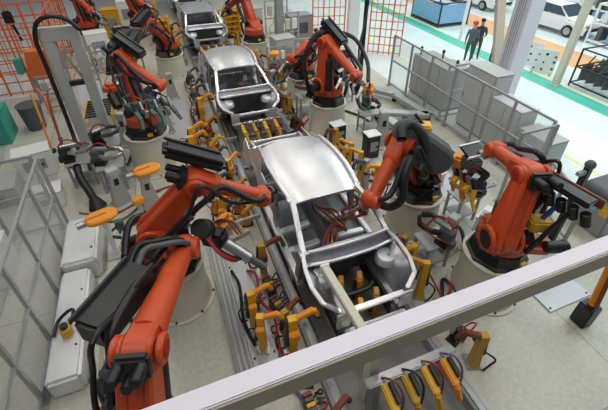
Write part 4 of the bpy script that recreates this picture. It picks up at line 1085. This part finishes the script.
fence('short grey fence at right, closing the cell behind the robot', (8.20, 5.10, 0), (7.15, 5.10, 0), 2.0, 1, (.12, 1.05, 1.98), 'grey2', 'pane')
fence('grey fence panel between cabinets and cell, set crosswise', (8.38, 9.12, 0), (9.3, 9.12, 0), 1.9, 1, (.12, 1.0, 1.88), 'grey2', None)
fence('short grey rail fence beside the round topped cabinet', (7.5, 3.5, 0), (8.1, 4.85, 0), 1.2, 2, (.12, .65, 1.18), 'grey2', None)
def cage(lab, p0, p1, h, nx, nz):
    p0, p1 = V(p0), V(p1)
    t = thing('wire_cage', lab, 'cage', p0, 'orange cage panels')
    d = (p1-p0).normalized()
    for k in range(nx+1):
        p = p0.lerp(p1, k/nx); big = k % 2 == 0
        MB().box((p.x, p.y, h/2), ((.06, .06, h) if big else (.03, .03, h)), math.atan2(d.y, d.x)).build('post' if big else 'bar', 'orange2', t)
    for k in range(nz+1):
        z = .1+(h-.12)*k/nz
        MB().beam(p0+UP*z, p1+UP*z, .035, .035).build('rail', 'orange2', t)
cage('orange cage panel at upper left, the front one', (-7.2, 16.4, 0), (-3.95, 16.4, 0), 2.6, 8, 6)
cage('orange cage panel at upper left, behind the front one', (-7.2, 18.6, 0), (-3.95, 18.6, 0), 2.8, 8, 6)
cage('orange cage panel at upper left, running away along the cell', (-3.9, 16.45, 0), (-3.9, 22.5, 0), 2.6, 12, 6)
cage('orange cage panel at upper left, farthest back', (-7.2, 21.6, 0), (-4.0, 21.6, 0), 2.8, 6, 5)
cage('orange cage panel at top centre behind the tall robot', (7.35, 18.0, 0), (8.9, 17.6, 0), 3.0, 6, 7)
cage('orange cage panel at top right of the pale board', (9.3, 15.8, 0), (10.5, 14.9, 0), 3.0, 6, 8)
t = thing('orange_hood', 'orange triangular sheet hood by the cage at upper left', 'hood', (-4.0, 15.2, 0))
b = MB(); b.prism([(-4.5, 15.3, .9), (-3.6, 15.3, .9), (-3.4, 15.3, 1.9), (-4.3, 15.3, 1.9)], (0, .35, 0)); b.build('hood', 'orange2', t)
MB().box2((-4.45, 15.35, 0), (-4.38, 15.6, .9)).build('leg', 'grey2', t); MB().box2((-3.72, 15.35, 0), (-3.65, 15.6, .9)).build('leg', 'grey2', t); MB().box2((-4.7, 15.2, 1.2), (-4.5, 15.5, 1.7), .02).build('side_box', 'teal', t)
t = thing('hanging_tool', 'black tool hanging on the orange cage at the upper left corner', 'tool', (-5.2, 18.4, 1.2))
MB().box((-5.2, 18.42, 2.35), (.32, .22, .5), .3, .05).build('tool_body', 'black', t); MB().cyl((-5.15, 18.42, 2.1), (-5.05, 18.42, 1.45), .06, .04, n=10).build('nozzle', 'black', t); MB().box((-5.2, 18.52, 2.62), (.05, .12, .05)).build('hook', 'yellow', t)

# ------------------------------------------------------------------ beyond the aisle
def make_sedan():
    t = thing('parked_car', 'x', 'car')
    prof = [(-2.2, .42), (-2.25, .62), (-2.1, .82), (-1.15, .95), (-.45, 1.40), (.65, 1.44), (1.45, 1.05), (2.1, 1.0), (2.2, .7), (2.15, .42)]
    def sh(u, v):
        f = u*(len(prof)-1); i = min(int(f), len(prof)-2); a = f-i
        y = prof[i][0]*(1-a)+prof[i+1][0]*a; z = prof[i][1]*(1-a)+prof[i+1][1]*a
        w = .86-.22*max(0, z-.95)/.45
        return ((2*v-1)*w, y, z-.03*(2*v-1)**4)
    MB().grid(sh, 36, 12, .03).build('upper_body', 'white', t)
    for s in (-1, 1):
        def side(u, v):
            y = -2.2+4.4*u; zt = .84 if y < -1.15 else .97
            zb = .28
            for c in (-1.35, 1.35):
                q = (y-c)/.36
                if abs(q) < 1: zb = max(zb, .28+.36*math.sqrt(1-q*q))
            return (s*(.86+.04*math.sin(PI*v)-.10*abs(2*u-1)**6), y, zb+(zt-zb)*v)
        MB().grid(side, 40, 5, .03, (-s, 0, 0)).build('body_side', 'white', t)
        b = MB(); b.prism([(s*.845, -1.0, .99), (s*.68, -.48, 1.36), (s*.66, .62, 1.39), (s*.83, 1.3, 1.02)], (s*.02, 0, .01)); b.build('side_window', 'glass', t)
        for c in (-1.35, 1.35):
            w = MB().cyl((s*.68, c, .31), (s*.86, c, .31), .31, n=22, b=.03).build('wheel', 'black', t)
            MB().cyl((s*.855, c, .31), (s*.875, c, .31), .19, n=16).build('rim', 'steel', w)
        MB().box((s*.62, -2.2, .68), (.34, .10, .14), 0, .02).build('headlamp', 'steel', t)
    b = MB(); b.prism([(-.74, -1.12, .975), (.74, -1.12, .975), (.62, -.50, 1.385), (-.62, -.50, 1.385)], (0, -.01, .015)); b.build('windscreen', 'glass', t)
    b = MB(); b.prism([(-.62, .70, 1.435), (.62, .70, 1.435), (.74, 1.38, 1.10), (-.74, 1.38, 1.10)], (0, .01, .02)); b.build('rear_window', 'glass', t)
    MB().box((0, -2.2, .50), (1.5, .12, .20), 0, .03).build('grille', 'dark', t)
    return t
sd = make_sedan()
for x, y, yw, lab in ((21.0, 15.6, .06, 'white car parked beyond the aisle, just right of the big column'), (20.8, 21.6, .05, 'white car parked beyond the aisle, left of the big column at the top edge'),
                      (26.0, 16.2, .06, 'white car farther back in the top right corner'), (25.6, 22.5, .05, 'white car farthest back behind the other parked cars')):
    place(sd, USED, (x, y, 0), yw, lab, 'white cars beyond the aisle')
def rack(lab, x0, x1, y0, y1, h, levels, m, r_, name='storage_rack'):
    t = thing(name, lab, 'rack', (x0, y0, 0))
    for x in (x0, x1):
        for y in (y0, y1): MB().box((x, y, .006+h/2), (r_, r_, h)).build('post', m, t)
    for z in levels:
        for x in (x0, x1): MB().beam((x, y0, z), (x, y1, z), r_*.9, r_*.9).build('rail', m, t)
        for y in (y0, y1): MB().beam((x0, y, z), (x1, y, z), r_*.9, r_*.9).build('rail', m, t)
    return t
# blue cage rack
t = rack('dark framed rack with pale blue panels beside the green floor line', 15.0, 17.0, 18.0, 20.6, 1.3, (.12, 1.28), 'dark', .06)
MB().box2((14.98, 18.05, .2), (15.0, 20.55, 1.2)).build('side_panel', 'lblue', t); MB().box2((15.05, 17.98, .2), (16.95, 18.0, 1.2)).build('side_panel', 'lblue', t); MB().box2((14.95, 17.95, .02), (17.05, 20.65, .08)).build('deck', 'slate', t)
for k in range(6):
    t = thing('blue_crate', 'blue crate inside the pale blue rack, %s from its near left end' % ORD[k], 'crate', (15.5+.85*(k % 2), 18.5+.75*(k//2), .085), 'crates in the blue rack')
    x, y = 15.5+.85*(k % 2), 18.5+.75*(k//2)
    MB().box2((x-.36, y-.3, .085), (x+.36, y+.3, .75), .02).build('crate_body', ('lblue', 'slate', 'blue', 'lblue', 'slate', 'lblue')[k], t); MB().box2((x-.38, y-.32, .75), (x+.38, y+.32, .80), .01).build('rim', 'blue', t)
# black wire rack with parts
t = rack('black wire rack with rows of dark parts at the right edge', 15.0, 17.0, 6.6, 9.6, 1.5, (.15, .8, 1.48), 'black', .05)
for k in range(9): MB().box((16.0, 6.75+.33*k, .80), (1.95, .05, .04)).build('hanger_bar', 'dark', t)
for k in range(9):
    for r2 in range(2):
        x, y = 15.45+1.0*r2, 6.75+.33*k
        t = thing('hung_panel', 'dark pressed part hanging in %s row of wire rack, %s from near end' % (('front', 'back')[r2], ORD[k]), 'part', (x, y, .78), 'pressed parts hanging in the wire rack')
        b = MB(); b.grid(lambda u, v: (x-.3+.6*u, y+.03*math.sin(PI*u)+.05, .25+.61*v-.1*u*(1-v)), 5, 5, .02, (0, 1, 0)); b.build('pressed_part', ('slate', 'dgreen')[r2], t)
        MB().beam((x-.1, y+.06, .85), (x+.2, y+.06, 1.18), .04, .04).build('hook_arm', 'dark', t)
# white scaffold racks and blue bin
for k, (x0, y0, lab) in enumerate(((20.5, 10.8, 'white frame rack beyond the tan floor strip, nearest the wire rack'), (23.0, 13.6, 'white frame rack beyond the tan floor strip, farther back'), (25.6, 10.8, 'white frame rack in the top right corner'))):
    t = rack(lab, x0, x0+1.8, y0, y0+2.4, 1.9, (.15, 1.0, 1.88), 'white', .09)
    for j in range(4):
        b = MB(); b.box2((x0+.1, y0+.2+.55*j, .2), (x0+1.7, y0+.45+.55*j, .85), .03); b.build('load_box', ('slate', 'white', 'lblue', 'slate')[j], t)
        b = MB(); b.box2((x0+.1, y0+.2+.55*j, 1.05), (x0+1.7, y0+.45+.55*j, 1.6), .03); b.build('load_box', ('white', 'dgreen', 'slate', 'white')[j], t)
t = thing('blue_bin', 'bright blue bin at the right edge near the top', 'bin', (23.2, 10.9, 0)); MB().box2((22.7, 10.4, .05), (23.7, 11.4, 1.3), .04).build('bin_body', 'blue', t); MB().box2((22.65, 10.35, 1.3), (23.75, 11.45, 1.38), .02).build('rim', 'blue', t)
t = thing('part_pile', 'green grey machine on the pale floor behind the wire rack', 'machine', (19.0, 10.2, 0)); MB().box2((18.95, 9.4, 0), (20.2, 10.8, .6), .05).build('machine_base', 'dgreen', t)
for k in range(4): MB().cyl((19.2+.25*k, 9.7+.2*k, .6), (19.2+.25*k, 9.7+.2*k, .95), .12, n=14, b=.02).build('cylinder', ('slate', 'white', 'dgreen', 'grey2')[k], t)
# notice boards with dark blots by the aisle
for k, (x, y) in enumerate(((15.2, 11.9), (15.0, 10.95))):
    t = thing('notice_board', '%s white floor board with dark round patches beside the green line' % ('left', 'right')[k], 'board', (x, y, 0), 'white boards by the green line')
    b = MB(); b.frame_box(V((x, y, .53)), V((.55, -.83, 0)).normalized(), V((.83, .55, 0)).normalized(), UP, .85, .05, 1.0, .01); b.build('board', 'white', t)
    rr = random.Random(k+3); ax = V((.55, -.83, 0)).normalized(); ay = V((-.83, -.55, 0)).normalized()
    for j in range(9):
        p = V((x, y, 0))+ax*(-.3+.3*(j % 3)+rr.uniform(-.05, .05))+UP*(.23+.29*(j//3)+rr.uniform(-.05, .05))+ay*.026
        MB().cyl(p, p+ay*.008, rr.uniform(.03, .06), n=12).build('patch', ('slate', 'black', 'dgreen')[j % 3], t)
    for s in (-1, 1): MB().beam(V((x, y, 0))+ax*.35*s+V((.15, .1, .02)), V((x, y, 0))+ax*.35*s-V((.15, .1, -.02)), .05, .04).build('foot', 'grey2', t)
# ------------------------------------------------------------------ people
def skin_mesh(name, chains, m_list, classify, loc, yaw, sub=1):
    """one continuous surface grown from a joint tree: chains = [(parent index or None, point, radius)]"""
    me = bpy.data.meshes.new(name)
    me.from_pydata([c[1] for c in chains], [(c[0], i) for i, c in enumerate(chains) if c[0] is not None], [])
    o = bpy.data.objects.new(name, me); COL.objects.link(o)
    sk = o.modifiers.new('skin', 'SKIN'); sk.use_smooth_shade = True
    if not me.skin_vertices: me.skin_vertices.new()
    for i, c in enumerate(chains):
        sv = me.skin_vertices[0].data[i]; r_ = c[2] if isinstance(c[2], tuple) else (c[2], c[2]); sv.radius = r_; sv.use_root = (i == 0)
    ss = o.modifiers.new('sub', 'SUBSURF'); ss.levels = sub; ss.render_levels = sub
    dg = bpy.context.evaluated_depsgraph_get(); dg.update()
    nm = bpy.data.meshes.new_from_object(o.evaluated_get(dg))
    bpy.data.objects.remove(o); nm.name = name
    nm.materials.clear()
    for q in m_list: nm.materials.append(M[q])
    for p in nm.polygons: p.material_index = classify(p.center)
    nm.polygons.foreach_set('use_smooth', [True]*len(nm.polygons))
    o2 = bpy.data.objects.new(name, nm); COL.objects.link(o2)
    o2.location = loc; o2.rotation_euler = (0, 0, yaw)
    return o2
def person(loc, yaw, jacket, label, helmet=None, arms='down', hgt=1.0):
    C_ = []
    def add(p, q, r_): C_.append((p, tuple(x*hgt for x in q), tuple(x*hgt for x in r_) if isinstance(r_, tuple) else r_*hgt)); return len(C_)-1
    pel = add(None, (0, 0, .95), (.16, .115)); w = add(pel, (0, 0, 1.12), (.145, .105)); ch = add(w, (0, 0, 1.32), (.17, .12)); nk0 = add(ch, (0, .01, 1.46), (.09, .075))
    nk = add(nk0, (0, 0, 1.53), .055); hd = add(nk, (0, -.01, 1.62), (.075, .088)); add(hd, (0, -.01, 1.70), (.078, .09)); 
    for s in (-1, 1):
        hip = add(pel, (s*.10, 0, .88), .095); kn = add(hip, (s*.11, -.015, .48), .062); an = add(kn, (s*.115, .02, .10), .045); add(an, (s*.12, -.12, .045), .04)
        sh = add(ch, (s*.19, .0, 1.40), .065)
        if arms == 'down': pts = [(s*.24, .02, 1.13), (s*.25, -.06, .88)]
        elif arms == 'hold': pts = [(s*.25, -.02, 1.14), (s*.14, -.25, 1.10)]
        else: pts = [(s*.27, .04, 1.15), (s*.20, -.10, .98)]
        el = add(sh, pts[0], .047); wr = add(el, pts[1], .032)
        e0, w0 = V(pts[0]), V(pts[1]); d = (w0-e0).normalized(); l = V((1, 0, 0)) if abs(d.z) > .6 else V((s, 0, 0)).cross(UP).cross(d).normalized() if False else (V((0, 1, 0)) if abs(d.z) > .6 else V((1, 0, 0)))
        l = (l-d*l.dot(d)).normalized()
        pm = add(wr, tuple(w0+d*.06), (.036, .022))
        for k, ln in enumerate((.070, .080, .075, .058)):
            b0 = w0+d*.085+l*(-.027+.018*k); f1 = add(pm, tuple(b0), .010); f2 = add(f1, tuple(b0+d*ln*.5-V((0, .004, 0))), .009); add(f2, tuple(b0+d*ln-V((0, .018, 0))), .008)
        t1 = add(pm, tuple(w0+d*.05-l*.04), .011); add(t1, tuple(w0+d*.085-l*.055), .009)
    def cl(c):
        z = c.z/hgt
        if z > 1.50: return 2
        if z < .09: return 3
        hand = False
        for s in (-1, 1):
            wpt = {'down': (s*.25, -.06, .88), 'hold': (s*.14, -.25, 1.10)}.get(arms, (s*.20, -.10, .98)); 
            if (V(c)/hgt-V(wpt)).length < .19 and ((arms == 'hold' and c.y/hgt < -.245) or (arms != 'hold' and z < wpt[2]-.005 and abs(c.x)/hgt > .17 and c.y/hgt < -.02)): hand = True
        if hand: return 2
        return 1 if z < .93 else 0
    o = skin_mesh('person', C_, [jacket, 'trousers', 'skin', 'black'], cl, loc, yaw)
    tag(o, label, 'person', 'workers beyond the fence')
    def child(b, n, m):
        c = b.build(n, m); c.parent = o; return c
    H = lambda *p: V(p)*hgt
    b = MB()
    if helmet: b.ball(H(0, 0, 1.735), .118*hgt, (1, 1.1, .85)); b.cyl(H(0, -.05, 1.71), H(0, -.05, 1.722), .125*hgt, n=18)
    else: b.ball(H(0, .015, 1.735), .10*hgt, (1, 1.12, .85)); b.ball(H(0, .05, 1.68), .075*hgt, (1, .8, 1.1))
    child(b, 'helmet' if helmet else 'hair', helmet or 'hair')
    b = MB(); b.ball(H(-.03, -.097, 1.655), .011*hgt, n=8); child(b, 'eye', 'black'); b = MB(); b.ball(H(.03, -.097, 1.655), .011*hgt, n=8); child(b, 'eye', 'black')
    b = MB(); b.ball(H(0, -.106, 1.625), .016*hgt, (.8, 1, 1.3), 8)
    child(b, 'nose', 'skin')
    for s in (-1, 1):
        b = MB(); b.ball(H(s*.082, 0, 1.64), .022*hgt, (.4, .8, 1.2), 8); child(b, 'ear', 'skin')
    b = MB(); b.ball(H(0, -.096, 1.585), .018*hgt, (1.3, .5, .35), 8); child(b, 'mouth', 'rust')
    b = MB(); b.tube([H(-.09, -.02, 1.47), H(-.04, -.09, 1.50), H(.04, -.09, 1.50), H(.09, -.02, 1.47)], .018*hgt, 6); child(b, 'collar', jacket)
    return o
person((12.95, 13.15, 0), 2.4, 'jacket', 'worker in an orange helmet and grey clothes, leftmost of the group', 'orange')
person((13.55, 13.35, 0), -.6, 'jacket2', 'bare headed worker in dark clothes facing the orange helmet', None, 'hold')
person((13.82, 12.62, 0), 1.2, 'jacket2', 'worker in dark clothes standing nearest the big column', None, 'bent')

# ------------------------------------------------------------------ camera (24 mm class lens, rising-front framing), light, world
def setup_camera():
    f, hor, vpx, px, py = 385.0, -110.0, 124.0, 304.0, 160.0
    pitch = math.atan((py-hor)/f)
    cp, sp = math.cos(pitch), math.sin(pitch)
    d = ((vpx-px)/f, (py-hor)/f)
    w = V((d[0], d[1]*sp+cp, d[1]*cp-sp))
    yaw = math.atan2(-w.x, w.y)
    Rz = Matrix.Rotation(-yaw, 3, 'Z')
    r = Rz @ V((1,0,0)); u = Rz @ V((0, sp, cp)); fw = Rz @ V((0, cp, -sp))
    cd = bpy.data.cameras.new('camera'); co = bpy.data.objects.new('camera', cd); COL.objects.link(co)
    m = Matrix((r, u, -fw)).transposed().to_4x4(); m.translation = V((0, 0, 6.4))
    co.matrix_world = m
    cd.sensor_fit = 'HORIZONTAL'; cd.sensor_width = 36; cd.lens = f/608*36
    cd.shift_y = -(205-py)/608
    cd.clip_end = 300
    scene.camera = co
setup_camera()

def area(name, loc, size, power, col=(1,1,1)):
    l = bpy.data.lights.new(name, 'AREA'); l.shape = 'RECTANGLE'; l.size, l.size_y = size; l.energy = power; l.color = col
    o = bpy.data.objects.new(name, l); COL.objects.link(o); o.location = loc
    return o
for i, x in enumerate((-3.2, 1.2, 5.4)):
    for j, y in enumerate((1, 8, 15, 23)):
        area('ceiling_lamp', (x, y, 9.5), (.5, 4.5), 118, (1, .96, .88))
for x in (12.2, 19.5, 28):
    for y in (4, 14, 26): area('aisle_lamp', (x, y, 9.5), (1.2, 8), 480, (.90, 1, 1))
wd = bpy.data.worlds.new('world'); scene.world = wd; wd.use_nodes = True
bg = wd.node_tree.nodes['Background']; bg.inputs[0].default_value = (.80, .88, 1.0, 1); bg.inputs[1].default_value = .12
scene.view_settings.view_transform = 'Standard'; scene.view_settings.look = 'None'
scene.view_settings.gamma = 1; scene.view_settings.use_curve_mapping = False
scene.view_settings.exposure = 0.0
